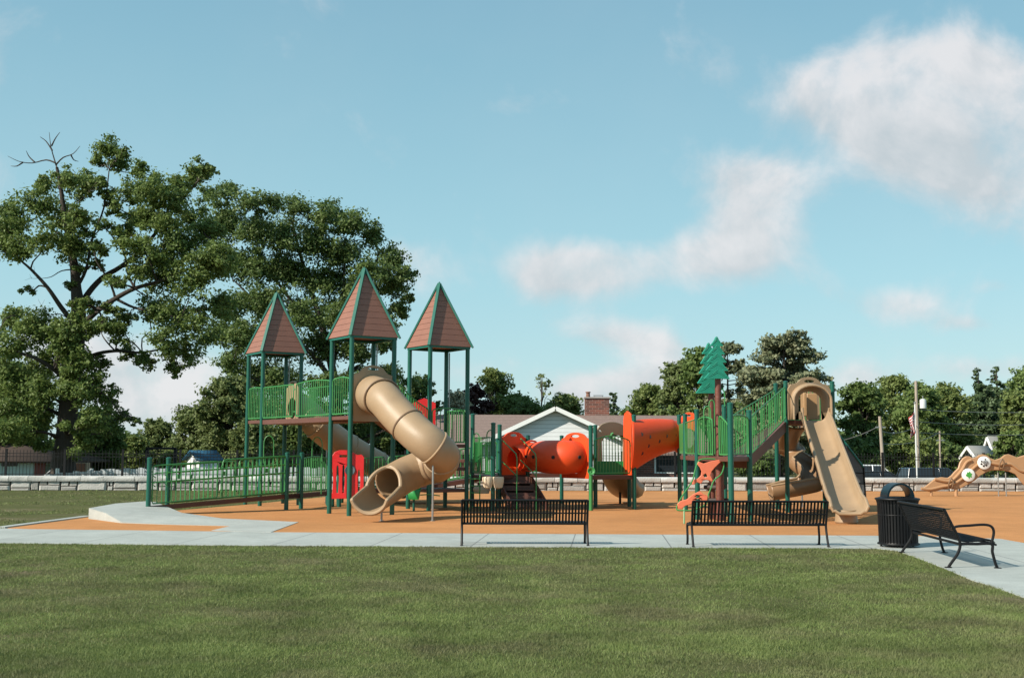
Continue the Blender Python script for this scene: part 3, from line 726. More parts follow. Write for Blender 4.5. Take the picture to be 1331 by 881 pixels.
# ladder and drum cups on the front post
ld_ = MB(); La, Lb = P(611.5, 617, 33.9), P(624, 617, 33.9)
for q in (La, Lb): ld_.tube([(q.x, q.y, q.z - .05), (q.x, q.y - .05, q.z + .02), (q.x, q.y - .18, q.z - .08), (q.x, q.y - .2, 0)], .018, 8)
for i in range(5): z_ = .12 + i * .2; ld_.tube([(La.x, La.y - .2, z_), (Lb.x, Lb.y - .2, z_ - .0)], .014, 8)
ld_.build('ladder', LIGHT, mp_)
for px_ in (634, 647.5):
    d_ = MB(); c = P(px_, 635, 33.3); d_.lathe(c, [(.02, 0), (.12, .03), (.155, .16), (.165, .30), (.15, .34), (.02, .345)], 20); d_.build('drum_cup', CREAM, mp_)
c = P(626, 641, 35); d_ = MB(); d_.lathe(c, [(.02, 0), (.22, .0), (.26, .12), (.2, .24), (.02, .25)], 20); d_.build('drum_cup', CREAM, mp_)

# ------------------------------------------------------------------ orange tunnels
def tunnel_board(parent, a, b, z0, z1, hc, hr_, extra=()):
    a = Vector((a[0], a[1], z0)); b = Vector((b[0], b[1], z0)); L = (b - a).length; h = z1 - z0
    ol = [(0, 0), (L, 0), (L, h * .86), (L * .9, h * .89)] + [(L / 2 + L * .36 * math.cos(t_), h * .90 + h * .10 * math.sin(t_)) for t_ in [math.pi * i / 12 for i in range(1, 12)]] + [(L * .1, h * .89), (0, h * .86)]
    mb = MB(); mb.plate(ol, [oval(L / 2, hc, hr_, hr_ * 1.05), oval(L / 2, h * .92, L * .16, .045, 14)] + list(extra), a, b - a, (0, 0, 1), .06)
    return mb.build('end_board', ORANGE, parent, bevel=.012)
def knob(parent, c, ax, r=.045):
    mb = MB(); mb.lathe(c, [(.004, .03), (r, .03), (r * 1.05, 0.0), (r * 1.05, -.03)], 14, ax=ax); mb.build('port_hole_shade', DARKHOLE, parent)  # no opening: a dark disc whose colour stands in for shade inside the hole
k1 = thing('crawl_tunnel', 'bulging orange crawl tunnel with end boards in the middle of the playground', 'tunnel', (P(725, 650, 35).x, 35, 0))
tunnel_board(k1, XY(652, 35.3), XY(682.5, 36.0), 1.0, P(667, 561, 35.6).z, .46, .30)
tunnel_board(k1, XY(731, 35.6), XY(766, 34.5), P(750, 621.5, 35).z, P(750, 562, 35).z, .50, .34, [oval(1.0 * .7, .95, .03, .05, 10)])
bc_ = midp(XY(652, 35.3), XY(682.5, 36.0))
cp_ = smooth([Vector((bc_[0], bc_[1] + .02, 1.47)), P(682, 592, 36.05), P(694, 593, 35.85), P(708, 593.5, 35.3), P(725, 594, 34.85), P(742, 594, 34.8), P(756, 594, 35.2)], 6)
rad = lambda t_: .41 + .085 * math.exp(-((t_ - .68) / .26) ** 4)
tb = MB(); tb.sweep(cp_, lambda i, k: circ(rad(i / (k - 1)), 36)); tb.build('tube', ORANGE, k1, solid=.02, sharp=60)
rg = MB(); rg.ring(cp_[10], cp_[11] - cp_[9], .47, .03, 32, 8); rg.build('seam_flange', ORANGE, k1)
# raised swirl ribs
def surf(path, i, a, r_): 
    t_ = (path[i + 1] - path[i - 1]).normalized(); sd = t_.cross(Vector((0, 0, 1))).normalized(); up = sd.cross(t_); return path[i] + (sd * math.cos(a) + up * math.sin(a)) * r_
n = len(cp_)
for (px_, py_) in ((700, 593), (711.8, 592), (726.5, 592.5), (741.5, 592.5), (754.5, 592.5)):
    i = min(range(1, n - 1), key=lambda i: abs((cp_[i] - P(px_, py_, cp_[i].y)).x))
    s_ = surf(cp_, i, 0.0, 1); dirn = (s_ - cp_[i]); dirn = dirn if dirn.y < 0 else -dirn
    knob(k1, cp_[i] + dirn * (rad(i / (n - 1)) + .012), dirn, .05)

k2 = thing('crawl_tunnel', 'orange climbing tunnel that widens down to the left and rises to the right tower cluster', 'tunnel', (P(850, 650, 35).x, 35.5, 0))
nP = 26; p3 = []
for i in range(nP):
    t_ = i / (nP - 1); p3.append(P(820 + 68 * t_, 570, 35.0 + 1.4 * t_))
def prof_pts(i, k):
    t_ = i / (k - 1); px_ = 820 + 68 * t_
    top = 546.5 - 2.0 * math.sin(math.pi * t_) + (1.5 if t_ > .8 else 0)
    lo = 610 - 3 * t_ - 22 * max(0, (t_ - .08)) ** .9 - 6 * math.sin(max(0, t_ - .1) * 3.0) + (3 if t_ > .85 else 0)
    Y_ = 35.0 + 1.4 * t_; zt_, zl_ = P(px_, top, Y_).z, P(px_, lo, Y_).z
    return zt_, zl_
vs = []; c_ = 32
for i in range(nP):
    zt_, zl_ = prof_pts(i, nP); q = p3[i]; hz_ = (zt_ - zl_) / 2; hw = min(.52, hz_ + .02)
    for j in range(c_):
        a = 2 * math.pi * j / c_; vs.append((q.x, q.y + hw * math.cos(a) , (zt_ + zl_) / 2 + hz_ * math.copysign(abs(math.sin(a)) ** .85, math.sin(a))))
fs = [(i * c_ + j, i * c_ + (j + 1) % c_, (i + 1) * c_ + (j + 1) % c_, (i + 1) * c_ + j) for i in range(nP - 1) for j in range(c_)]
tb = MB(); tb.add(vs, fs); tb.build('tube', ORANGE, k2, solid=.02, sharp=60)
mb = MB(); Yb = 34.95
mb.plate([(0, 0), (.42, 0), (.42, 1.72), (.38, 1.86), (.2, 1.96), (.05, 1.88), (0, 1.7)], [], (XY(813.5, Yb)[0], Yb + .5, 1.0), (.5, -.85, 0), (0, 0, 1), .06); mb.build('end_board', ORANGE, k2, bevel=.012)
tunnel_board(k2, XY(886, 37.2), XY(908, 36.4), P(897, 590, 36.6).z, P(897, 535.5, 36.6).z, .5, .3)
def zsurf(px_, py_): # bulge front of the tunnel at that height
    t_ = (px_ - 820) / 68; zt_, zl_ = prof_pts(t_ * 25, 26); Y_ = 35 + 1.4 * t_; q = P(px_, py_, Y_ - .5); hz_ = (zt_ - zl_) / 2
    c = max(-.98, min(.98, (q.z - (zt_ + zl_) / 2) / hz_)); sn_ = abs(c) ** (1 / .85); return Vector((q.x, Y_ - min(.52, hz_ + .02) * math.sqrt(max(0, 1 - sn_ * sn_)) - .012, q.z))
for (px_, py_) in ((833, 564.5), (843.5, 567.5), (841.5, 579), (833.5, 588.5), (855.5, 573), (865, 566.5), (876.5, 565.5)): knob(k2, zsurf(px_, py_), (0, -1, .12), .065)
for arc in ([(838, 594), (846, 588), (851, 576), (850, 564), (842, 556), (834, 557)], [(860, 585), (863, 572), (872, 562), (872, 554), (862, 556)], [(851, 592), (858, 584), (866, 578), (878, 572)]):
    mb = MB(); mb.tube(smooth([zsurf(*q) for q in arc], 5), .032, 8); mb.build('swirl_rib', ORANGE, k2)

# ------------------------------------------------------------------ middle platform with the short slide
cm_ = thing('play_platform', 'small platform with an arched green barred panel between the two orange tunnels', 'platform', (P(797, 660, 35).x, 35, 0))
Q1, Q2, Q3, Q4 = XY(768, 34.1), XY(824.5, 34.9), XY(818, 36.6), XY(774, 36.0)
post(cm_, Q1, P(768, 552.5, 34.1).z); post(cm_, Q2, P(825, 539, 34.9).z); post(cm_, Q4, P(774, 552, 36).z); post(cm_, Q3, P(818, 548, 36.6).z)
deck(cm_, [Q1, Q2, Q3, Q4], 1.02, .12)
pn_ = guard(cm_, XY(770.5, 34.15), XY(821, 34.85), 1.03, h=1.03, arch=.13, sp=.105, inset=.05)
fh = MB(); c = P(795, 570, 34.5); fh.tube([c + Vector((-.03, 0, 0)), c + Vector((0, 0, .14)), c + Vector((.05, 0, .16))], .035, 8); fh.tube([c + Vector((0, 0, 0)), c + Vector((.1, 0, .06)), c + Vector((.06, 0, .0))], .02, 6); fh.build('finial', LIGHT, cm_)
for yv in (578, 586, 594):
    a, b = P(776, yv + 8, 34.2), P(816, yv + 8, 34.8); mb = MB(); mb.beam(a, b, .03, .03)
tk = MB(); a = P(768, 663, 33.9); tk.tube([(a.x, a.y, .02), (a.x, a.y, P(768, 612, 33.9).z), ], .05, 12); 
tk.lathe(P(768.5, 612, 33.86), [(.05, -.12), (.06, -.04), (.11, 0), (.115, .02), (.09, .02), (.03, -.03)], 20, ax=(0, -1, .15)); tk.build('talk_tube', LIGHT, cm_)
gs = MB(); a, b = P(774, 612, 35.2), P(817, 612, 35.2); gs.box(((a.x + b.x) / 2, 35.5, 1.22), (b.x - a.x - .02, .05, .42)); gs.build('green_board', GREENSC, cm_, bevel=.02)
ss = thing('slide', 'short brown-tan slide running away behind the arched green panel', 'slide', (P(815, 650, 39).x, 38, 0))
a, b = XY(774.5, 36.3), XY(816.5, 36.8); L = math.dist(a, b); h = P(795, 549, 36.5).z - 1.0
mb = MB(); mb.plate([(0, 0), (L, 0), (L, h * .72), (L * .97, h * .84)] + [(L / 2 + L * .42 * math.cos(t_), h * .86 + h * .14 * math.sin(t_)) for t_ in [math.pi * i / 12 for i in range(1, 12)]] + [(L * .03, h * .84), (0, h * .72)],
    [[(L * .2, .06), (L * .82, .06), (L * .84, h * .62), (L * .74, h * .74), (L * .3, h * .74), (L * .18, h * .62)], oval(L * .12, h * .82, .06, .035, 10)], (*a, 1.02), (b[0] - a[0], b[1] - a[1], 0), (0, 0, 1), .06); mb.build('entry_board', mat('hood_taupe', (.27, .20, .125), .45), ss, bevel=.012)
def chute(hw, hh_, lip=.03):
    pts = [(-hw, hh_), (-hw * .96, hh_ * .5), (-hw * .86, .08), (-hw * .6, .0), (0, -.02), (hw * .6, .0), (hw * .86, .08), (hw * .96, hh_ * .5), (hw, hh_)]
    return pts
sp_ = smooth([P(797, 616, 36.4), P(799, 622, 37.0), P(804, 633, 37.8), P(811, 643, 38.8), P(817, 646, 39.6)], 5)
mb = MB(); mb.sweep(sp_, lambda i, k: chute(.48 + .05 * i / k, .42), closed=False); mb.build('chute', mat('slide_brown_tan', (.30, .19, .105), .4), ss, solid=.05, sharp=60)  # chute in one even brown-tan
q = P(806, 650, 38.3); mb = MB(); mb.tube([(q.x, q.y, .02), (q.x, q.y, .55)], .04, 8); mb.build('leg', BLACK, ss)

# ------------------------------------------------------------------ right platform, tree boards, climber
rpf = thing('play_platform', 'tall right platform with pale green panels beneath the green tree boards', 'platform', (G(951, 682).x, G(951, 682).y, 0))
V1 = (G(951, 682).x, G(951, 682).y); V2 = XY(975, 29.2); V3 = XY(942.7, 31.3); V4 = XY(906.6, 29.8); V5 = XY(891.3, 33.8); V6 = XY(883.5, 35.9)
Dz = 1.62
for p_, ty in ((V1, 523), (V2, 533), (V3, 526), (V4, 532), (V5, 537.5), (V6, 539)):
    post(rpf, p_, P((V1, 0)[0][0] * 0 + 665 + p_[0] / p_[1] * 1500, ty, p_[1]).z, r=.070 if p_ in (V1, V2) else PR)
deck(rpf, [V4, V1, V2, V3], Dz, .12); deck(rpf, [V4, V3, XY(908, 36.2), V6, V5], Dz - .003, .12)
# wavy panels with loops
def wavy(parent, a, b, z, h, n, lean=0):
    a = Vector((*a, 0)); b = Vector((*b, 0)); d = (b - a).normalized(); a = a + d * .09; b = b - d * .09; L = (b - a).length; mb = MB()
    pt = lambda t_, zz: a + d * L * t_ + Vector((0, 0, z + zz))
    outl = [pt(0, .08), pt(0, h * .9), pt(.12, h), pt(.5, h * 1.04 if not lean else h * .92), pt(.9, h * (.98 if not lean else .8)), pt(1, h * .86 if not lean else h * .7), pt(1, .12), pt(.92, .05), pt(.08, .05)]
    mb.tube(smooth(outl + [outl[0]], 4), .02, 8)
    for i in range(1, n):
        t_ = i / n; mb.tube(smooth([pt(t_, .05), pt(t_ + .01, h * .35), pt(t_ - .01, h * .7), pt(t_, h * .97 if not lean else h * (.97 - .15 * t_))], 3), .016, 6)
    return mb.build('wavy_panel', LIGHT, parent)
gate = XY(925, 28.95)
wavy(rpf, V4, XY(929, 28.8), Dz, .95, 7); wavy(rpf, XY(934, 28.5), V1, Dz, .97, 5, 1)
a = Vector((*V1, 0)); b = Vector((*V2, 0)); d = (b - a).normalized(); L = (b - a).length
guard(rpf, V1, V2, Dz, h=.97, arch=.05)
guard(rpf, V3, V4, Dz, h=.97)
# solid pale board in the far panel plus loops
mb = MB(); mb.box(((V5[0] + V6[0]) / 2, (V5[1] + V6[1]) / 2, Dz + .5), (math.dist(V5, V6) - .2, .04, .92), math.atan2(V6[1] - V5[1], V6[0] - V5[0])); mb.build('pale_board', LIGHT, rpf, bevel=.02)
guard(rpf, V5, V4, Dz, h=.95, sp=.5)
hoop(rpf, 937, 505, 528, 29.4, 10, bar=False, name='hand_loop'); hoop(rpf, 920, 528, 592, 29.2, 9, bar=True); hoop(rpf, 926, 520, 590, 29.6, 7, bar=False)
for yv, x0_, x1_ in ((633, 916, 942), (650, 918, 946)):
    mb = MB(); mb.tube([P(x0_, yv, 30.0), P(x1_, yv, 29.6)], .055, 12); mb.build('step_log', mat('log_dark', (.05, .035, .03), .7), rpf)

def tree_outline(w, h, n):
    """half outline from the tip down: concave sweeps ending in drooping rounded points"""
    r_ = [(w * .03, h * .985)]
    for i in range(n):
        t0, t1 = i / n, (i + 1) / n
        wa = w / 2 * (.10 + .50 * t0) if i else w * .03; wo = w / 2 * (.36 + .64 * t1); y0, y1 = h * (1 - t0), h * (1 - t1)
        dy = h / n
        r_ += [(wa + (wo - wa) * .30, y0 - dy * .48), (wa + (wo - wa) * .66, y0 - dy * .80), (wo * .96, y1 - dy * .02), (wo, y1 - dy * .10), (wo * .95, y1 - dy * .16)]
        wb = w / 2 * (.10 + .50 * t1)
        r_ += [(wo * .78, y1 - dy * .15), (wb * 1.05, y1 - dy * .20)] if i < n - 1 else [(wo * .5, y1 - dy * .12)]
    return [(0, h)] + r_ + [(-x, y) for x, y in reversed(r_)]
def tree_board(label, pxc, ytop, ybot, wpx, Y, pole_px, zbase_y, group):
    c = P(pxc, ybot, Y); top = P(pxc, ytop, Y); h = top.z - c.z; w = wpx / 1500 * Y
    th = thing('tree_board', label, 'play sign', (c.x, c.y, 0)); c = c + Vector((0, 0, h * .03)); u_x = Vector((1, .15, 0)).normalized()
    mb = MB(); mb.plate(tree_outline(w, h * .97, 5), [], c, u_x, (0, 0, 1), .09); mb.build('tree_shape', TREEGREEN, th)
    e = MB()
    for i in range(1, 6):                                  # embossed needle rows, raised a little on the face
        dy = h * .97 / 5; y0 = h * .97 * (1 - i / 5) + dy * .12; ww = w / 2 * (.36 + .64 * i / 5) * .72
        for q in (0, .26):
            k = 1 - q * 1.1; pts = [(-ww * k, y0 + dy * q), (-ww * .55 * k, y0 + dy * (q + .16)), (-ww * .2 * k, y0 + dy * (q + .40)), (0, y0 + dy * (q + .52)), (ww * .2 * k, y0 + dy * (q + .40)), (ww * .55 * k, y0 + dy * (q + .16)), (ww * k, y0 + dy * q)]
            e.tube([c + u_x * x + Vector((.15, -1, 0)).normalized() * .045 + Vector((0, 0, y)) for x, y in pts], .009, 6)
    e.build('embossed_rows', TREEGREEN, th)
    pl = MB(); q = P(pole_px, 560, Y + .12); z_ = c.z + h * .3
    pl.lathe((q.x, q.y, 0), [(.085, 0), (.085, .4), (.078, z_)], 14); pl.build('pole', TRUNKBR, th)
    return th
tree_board('front teal green pine tree board on a brown pole above the right platform', 931.8, 437.5, 492.5, 34, 29.3, 934, 0, None)
tree_board('rear teal green pine tree board, lower and half hidden by the front one', 921.5, 445.5, 511.5, 35, 29.9, 925, 0, None)
mb = MB(); q = P(928.5, 0, 29.5); mb.lathe((q.x, q.y, 0), [(.09, 0), (.08, 1.9)], 12); 
o = mb.build('trunk_post', TRUNKBR, rpf)

cl = thing('play_climber', 'coral and pale green leaning climber at the left of the right platform', 'climber', (G(900, 676).x, G(900, 676).y, 0))
cv = lambda x, y: (860 + x / 2.937, 420 + y / 2.937)
def cpl(pts, Y, th=.05, hl=()):
    c0 = P(*cv(140, 600), Y)
    to2 = lambda q: ((P(*cv(*q), Y) - c0).x, (P(*cv(*q), Y) - c0).z)
    mb = MB(); mb.plate([to2(q) for q in pts], [[to2(q) for q in h_] for h_ in hl], c0, (1, 0, 0), (0, 0, 1), th); mb.build('climbing_board', CORAL, cl, bevel=.01)
cpl([(140, 527), (160, 535), (185, 527), (226, 519), (228, 526), (205, 548), (190, 566), (186, 580), (196, 600), (190, 604), (172, 598), (158, 600), (150, 612), (135, 606), (120, 617), (116, 612), (120, 598), (138, 592), (150, 580), (152, 565), (146, 550), (136, 538)], 28.5, hl=[[(158, 578), (168, 572), (176, 584), (165, 590)]])
cpl([(60, 688), (72, 678), (95, 672), (120, 652), (146, 640), (160, 652), (176, 658), (174, 675), (160, 678), (140, 668), (126, 676), (112, 690), (90, 696), (76, 708), (62, 706)], 28.2, hl=[[(128, 662), (142, 655), (150, 662), (136, 668)]])
fr_ = MB()
for crv in ([(205, 519), (170, 517), (142, 525), (128, 560), (118, 600), (95, 635), (75, 665), (58, 700), (62, 713), (90, 714), (115, 714), (120, 712)], [(228, 522), (238, 540), (228, 575), (200, 600), (188, 630), (178, 655), (170, 690), (120, 712)], [(86, 700), (86, 765)]):
    fr_.tube(smooth([P(*cv(*q), 28.6 - (q[1] - 519) * .0022) for q in crv], 4), .018, 8)
fr_.build('frame', LIGHT, cl)

# ------------------------------------------------------------------ stair bridge and slide tower
D1 = XY(1023.6, 33.4); D2 = XY(1084.8, 33.7); D3 = XY(1072, 35.7); D4 = XY(1010.5, 35.2)
sbg = thing('stair_bridge', 'green-railed sloping bridge climbing to the tall right slide deck', 'bridge', (*V2, 0))
a, b, c, d = V2, D1, D4, V3
q = [(*a, Dz), (*b, 2.62), (*c, 2.62), (*d, Dz)]
mb = MB(); mb.add(q + [(x, y, z - .30) for x, y, z in q], [(0, 1, 2, 3), (4, 5, 6, 7), (0, 1, 5, 4), (1, 2, 6, 5), (2, 3, 7, 6), (3, 0, 4, 7)]); mb.build('stringer', DECK, sbg)
guard(sbg, a, b, Dz, zb=2.62, h=.98, sp=.25, inset=.12); guard(sbg, d, c, Dz, zb=2.62, h=.98, sp=.25, inset=.12)
st_ = thing('slide_tower', 'tall right slide deck on green posts with the tan arched slide hood', 'play tower', (*D1, 0))
for p_, ty in ((D1, 495), (D2, 495.5), (D4, 498), (D3, 500)): post(st_, p_, P(665 + p_[0] / p_[1] * 1500, ty, p_[1]).z)
deck(st_, [D1, D2, D3, D4], 2.65, .12)
guard(st_, D4, D3, 2.65)
# rear board of the deck
mb = MB(); mb.plate(rrect(0, 0, 1.2, 1.15, .15), [rrect(.25, .3, .75, .95, .12)], (*XY(1022, 35.9), 2.68), (1, .1, 0), (0, 0, 1), .06); mb.build('rear_board', TAN, st_, bevel=.01)
mb = MB(); mb.box((*XY(1058, 34.9), 3.1), (.32, .05, .8)); mb.box((*XY(1047, 34.6), 3.15), (.1, .4, .7)); mb.build('inner_board', mat('slide_tan_deep', (.36, .21, .10), .4), st_, bevel=.02)

s5 = thing('slide', 'large open tan slide under the arched hood, running straight down towards the bench', 'slide', (G(1098, 677).x, G(1098, 677).y, 0))
a, b = XY(1026.5, 33.2), XY(1082, 33.5); L = math.dist(a, b); h = P(1053, 489.5, 33.2).z - 2.66
mb = MB()
ol = [(0, 0), (L, 0), (L, h * .70), (L * .93, h * .82), (L * .8, h * .85)] + [(L / 2 + L * .25 * math.cos(t_), h * .86 + h * .14 * math.sin(t_)) for t_ in [math.pi * i / 10 for i in range(1, 10)]] + [(L * .2, h * .85), (L * .07, h * .82), (0, h * .72)]
ha = [(L * .235, -.0001 + .002), (L * .77, .002), (L * .77, h * .42)] + [(L * .505 + L * .27 * math.cos(t_), h * .46 + h * .20 * math.sin(t_)) for t_ in [math.pi * i / 10 for i in range(1, 10)]] + [(L * .235, h * .42)]
mb.plate(ol, [ha, oval(L * .5, h * .90, .17, .045, 14)], (*a, 2.66), (b[0] - a[0], b[1] - a[1], 0), (0, 0, 1), .06); mb.build('entry_board', TAN, s5, bevel=.012)
mb = MB(); c = Vector(((a[0] + b[0]) / 2, (a[1] + b[1]) / 2, 2.66))      # protruding arch over the entry
arch = lambda s_, yo, zz: [c + Vector((-L * s_, yo, 0)), c + Vector((-L * s_, yo, h * .35 * zz))] + [c + Vector((-L * s_ * math.cos(t_), yo, h * .42 * zz + h * .33 * zz * math.sin(t_))) for t_ in [math.pi * i / 14 for i in range(0, 15)]] + [c + Vector((L * s_, yo, h * .35 * zz)), c + Vector((L * s_, yo, 0))]
A1, A2 = arch(.44, -.02, 1.14), arch(.40, -.38, 1.05); k = len(A1)
mb.add(A1 + A2, [(i, i + 1, k + i + 1, k + i) for i in range(k - 1)]); mb.build('arch', TAN, s5, solid=.04, sharp=60)
mb = MB(); mb.tube(A2, .035, 8); mb.build('arch_rim', TAN, s5)
spth = smooth([P(1057, 547.5, 33.3), P(1061, 556, 33.0), P(1071.5, 587, 31.9), P(1084, 622, 30.5), P(1091.5, 644, 29.5), P(1097, 657.5, 28.9), P(1101.5, 664.5, 28.4), P(1104.5, 668, 28.0)], 6)
def sprof(i, k):
    t_ = i / (k - 1); hw = .375 + .035 * t_ ; hh_ = .31 + .10 * math.sin(min(1, t_ * 1.4) * math.pi) * .4 + .0
    if t_ > .86: hh_ *= 1 - (t_ - .86) / .14 * .45
    if t_ < .06: hh_ += .14 * (1 - t_ / .06)
    return [(-hw - .05, hh_ - .06), (-hw - .02, hh_), (-hw, hh_ - .01), (-hw * .93, hh_ * .4), (-hw * .82, .07), (-hw * .6, .01), (0, 0), (hw * .6, .01), (hw * .82, .07), (hw * .93, hh_ * .4), (hw, hh_ - .01), (hw + .02, hh_), (hw + .05, hh_ - .06)]
mb = MB(); mb.sweep(spth, sprof, closed=False); ch = mb.build('chute', TAN, s5, solid=.035, sharp=70)
vv = [Vector(v) for v in mb.v]; K = len(spth); rim = [vv[i * 13 + 1] for i in range(K)] + [vv[(K - 1) * 13 + j] + Vector((0, 0, 0)) for j in range(3, 10)] + [vv[i * 13 + 11] for i in range(K - 1, -1, -1)]
mb = MB(); mb.tube(rim, .042, 8); mb.build('chute_rim', TAN, s5)
c = spth[-8]; mb = MB(); mb.lathe((c.x - .02, c.y, 0), [(.25, .01), (.28, .05), (.24, c.z + .02)], 24); mb.build('foot', TAN, s5)

s6 = thing('slide', 'tan spiral chute curling underneath the tall right slide deck', 'slide', (P(1040, 650, 35).x, 35, 0))
hp = smooth([P(1037, 556, 35.3), P(1026, 570, 36.0), P(1022, 588, 36.4), P(1033, 606, 36.3), P(1049, 618, 35.8), P(1060, 628, 35.2), P(1056, 637, 34.7), P(1038, 642, 34.5), P(1018, 646, 34.4), P(1003, 649, 34.4)], 6)
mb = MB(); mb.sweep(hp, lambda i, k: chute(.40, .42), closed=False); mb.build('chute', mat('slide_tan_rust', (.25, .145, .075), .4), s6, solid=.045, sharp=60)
mb = MB(); 
vv = [Vector(v) for v in MB().sweep(hp, lambda i, k: chute(.40, .42), closed=False).v]
for j in (0, 8): mb.tube([vv[i * 9 + j] for i in range(len(hp))], .035, 8)
mb.build('chute_rim', TAN, s6)
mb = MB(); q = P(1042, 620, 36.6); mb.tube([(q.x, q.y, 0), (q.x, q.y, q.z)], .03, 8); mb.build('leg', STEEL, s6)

cw = thing('climbing_wall', 'dark grey climbing wall with teal edge leaning behind the open tan slide', 'climber', (P(1120, 655, 35).x, 34.5, 0))
Y_ = 33.9
prof = [P(1086, 560, Y_), P(1090, 566, Y_), P(1121, 607, Y_), P(1125, 661, Y_ ), P(1117, 661, Y_), P(1100, 640, Y_), P(1086, 600, Y_)]
mb = MB(); o0 = prof[0]; mb.plate([(q.x - o0.x, q.z - o0.z) for q in prof], [], o0, (1, 0, 0), (0, 0, 1), .05); mb.build('side_board', GREY, cw, bevel=.01)
mb = MB(); k = [prof[1], prof[2], Vector((prof[3].x, prof[3].y, 0.02))]
vs = []
for q in k: vs += [q + Vector((0, 0, 0)), q + Vector((0.25, 1.3, 0))]
mb.add(vs, [(0, 2, 3, 1), (2, 4, 5, 3)]); mb.build('climbing_face', GREY, cw, solid=.05)
mb = MB(); mb.tube([prof[0] + Vector((0, -.04, .05))] + [q + Vector((.02, -.04, 0)) for q in (prof[1], prof[2])], .03, 8); mb.tube([q + Vector((.25, 1.32, 0)) for q in (prof[1], prof[2])], .03, 8); mb.build('edge_rail', TEAL, cw)
mb = MB(); mb.tube([prof[2] + Vector((.02, -.04, 0)), k[2] + Vector((.02, -.04, 0))], .022, 8)
for i in range(4):
    q = prof[2].lerp(k[2], (i + .6) / 4.3); mb.tube([q + Vector((.02, -.03, 0)), q + Vector((-.22, -.03, .02))], .014, 6)
mb.build('foot_rails', BLACK, cw)

# ------------------------------------------------------------------ benches, litter bin
def slat_bench(label, pxl, pxr, base, grp=None):
    a, b = G(pxl, base), G(pxr, base + .2); L = (b - a).length; d = (b - a).normalized(); nf = Vector((-d.y, d.x, 0))
    th = thing('park_bench', label, 'bench', ((a + b) / 2)[:], grp)
    pt = lambda s_, f_, z: a + d * s_ + nf * f_ + Vector((0, 0, z))
    n = 39
    prof = [(-.04, .83), (-.035, .80), (.06, .50), (.09, .425), (.15, .40), (.36, .425), (.50, .43), (.545, .41), (.55, .36)]
    bk = MB(); se = MB()
    for i in range(n):
        s0 = .075 + (L - .15) * i / (n - 1)
        for j in range(len(prof) - 1):
            (f0, z0), (f1, z1) = prof[j], prof[j + 1]
            (bk if j < 3 else se).beam(pt(s0, f0, z0), pt(s0, f1, z1), .036, .006, up=nf if j < 3 else (0, 0, 1))
    bk.build('back_slats', BLACK, th); se.build('seat_slats', BLACK, th)
    for nm, f0, z0, r in (('top_rail', -.05, .835, .021), ('back_rail', .03, .60, .013), ('seat_rail', .10, .405, .02), ('seat_rail', .55, .37, .018)):
        mb = MB(); mb.tube([pt(.03, f0, z0), pt(L - .03, f0, z0)], r, 8); mb.build(nm, BLACK, th)
    for s0 in (.03, L - .03):
        lg = MB(); lg.tube(smooth([pt(s0, -.06, .84), pt(s0, .05, .50), pt(s0, .08, .36), pt(s0, .0, .12), pt(s0, -.06, .012)], 4), .022, 8)
        lg.box(pt(s0, -.06, .018), (.05, .09, .012)); lg.build('leg', BLACK, th)
        lg = MB(); lg.tube(smooth([pt(s0, .09, .40), pt(s0, .35, .40), pt(s0, .52, .38), pt(s0, .50, .15), pt(s0, .53, .012)], 4), .022, 8)
        lg.box(pt(s0, .53, .018), (.05, .09, .012)); lg.build('leg', BLACK, th)
    return th
slat_bench('left long black slatted bench, back turned, in front of the orange crawl tunnel', 598, 766, 709.2, 'black slatted benches on the concrete path')
slat_bench('right long black slatted bench, back turned, in front of the tree boards', 898.5, 1078, 711, 'black slatted benches on the concrete path')

mbn = thing('park_bench', 'black mesh bench with curved arm rests facing right, beside the litter bin', 'bench', G(1244, 738)[:])
na, fa = G(1244, 738.5), G(1182, 718.5); d = (fa - na).normalized(); L = (fa - na).length; nf = Vector((d.y, -d.x, 0))
pt = lambda s_, f_, z: na + d * s_ + nf * f_ + Vector((0, 0, z))
pr_ = smooth([(-.16, .88, 0), (-.13, .85, 0), (-.02, .58, 0), (.06, .43, 0), (.16, .395, 0), (.35, .41, 0), (.50, .43, 0), (.57, .41, 0), (.585, .36, 0)], 5)
def mesh_sheet(prof, s0, s1, nm):
    # diamond lattice laid on the bent profile, then turned into wires
    arc = [0]
    for i in range(1, len(prof)): arc.append(arc[-1] + (prof[i] - prof[i - 1]).length)
    tot = arc[-1]; cell = .034
    nu = int((s1 - s0) / cell); nv = int(tot / cell)
    def at(u, v):
        s = s0 + (s1 - s0) * u / nu; q = min(max(tot * v / nv, 0), tot)
        for i in range(1, len(arc)):
            if q <= arc[i] + 1e-9: break
        t_ = (q - arc[i - 1]) / (arc[i] - arc[i - 1]); p = prof[i - 1].lerp(prof[i], t_); return pt(s, p.x, p.y)
    idx = {}; vs = []; fs = []
    def vid(u, v):
        if (u, v) not in idx: idx[(u, v)] = len(vs); vs.append(at(u, v))
        return idx[(u, v)]
    for u in range(0, nu - 1):
        for v in range(0, nv - 1):
            if (u + v) % 2 == 0: fs.append((vid(u + 1, v), vid(u + 2, v + 1), vid(u + 1, v + 2), vid(u, v + 1)))
    mb = MB(); mb.add(vs, fs); return mb.build(nm, BLACK, mbn, wire=.013)
mesh_sheet(pr_[:17], .02, L - .02, 'back_mesh'); mesh_sheet(pr_[16:], .02, L - .02, 'seat_mesh')
for nm, f0, z0, r in (('top_rail', -.165, .885, .02), ('seat_rail', .05, .425, .016), ('seat_rail', .585, .36, .016), ('under_rail', .07, .36, .02)):
    mb = MB(); mb.tube([pt(0, f0, z0), pt(L, f0, z0)], r, 10); mb.build(nm, BLACK, mbn)
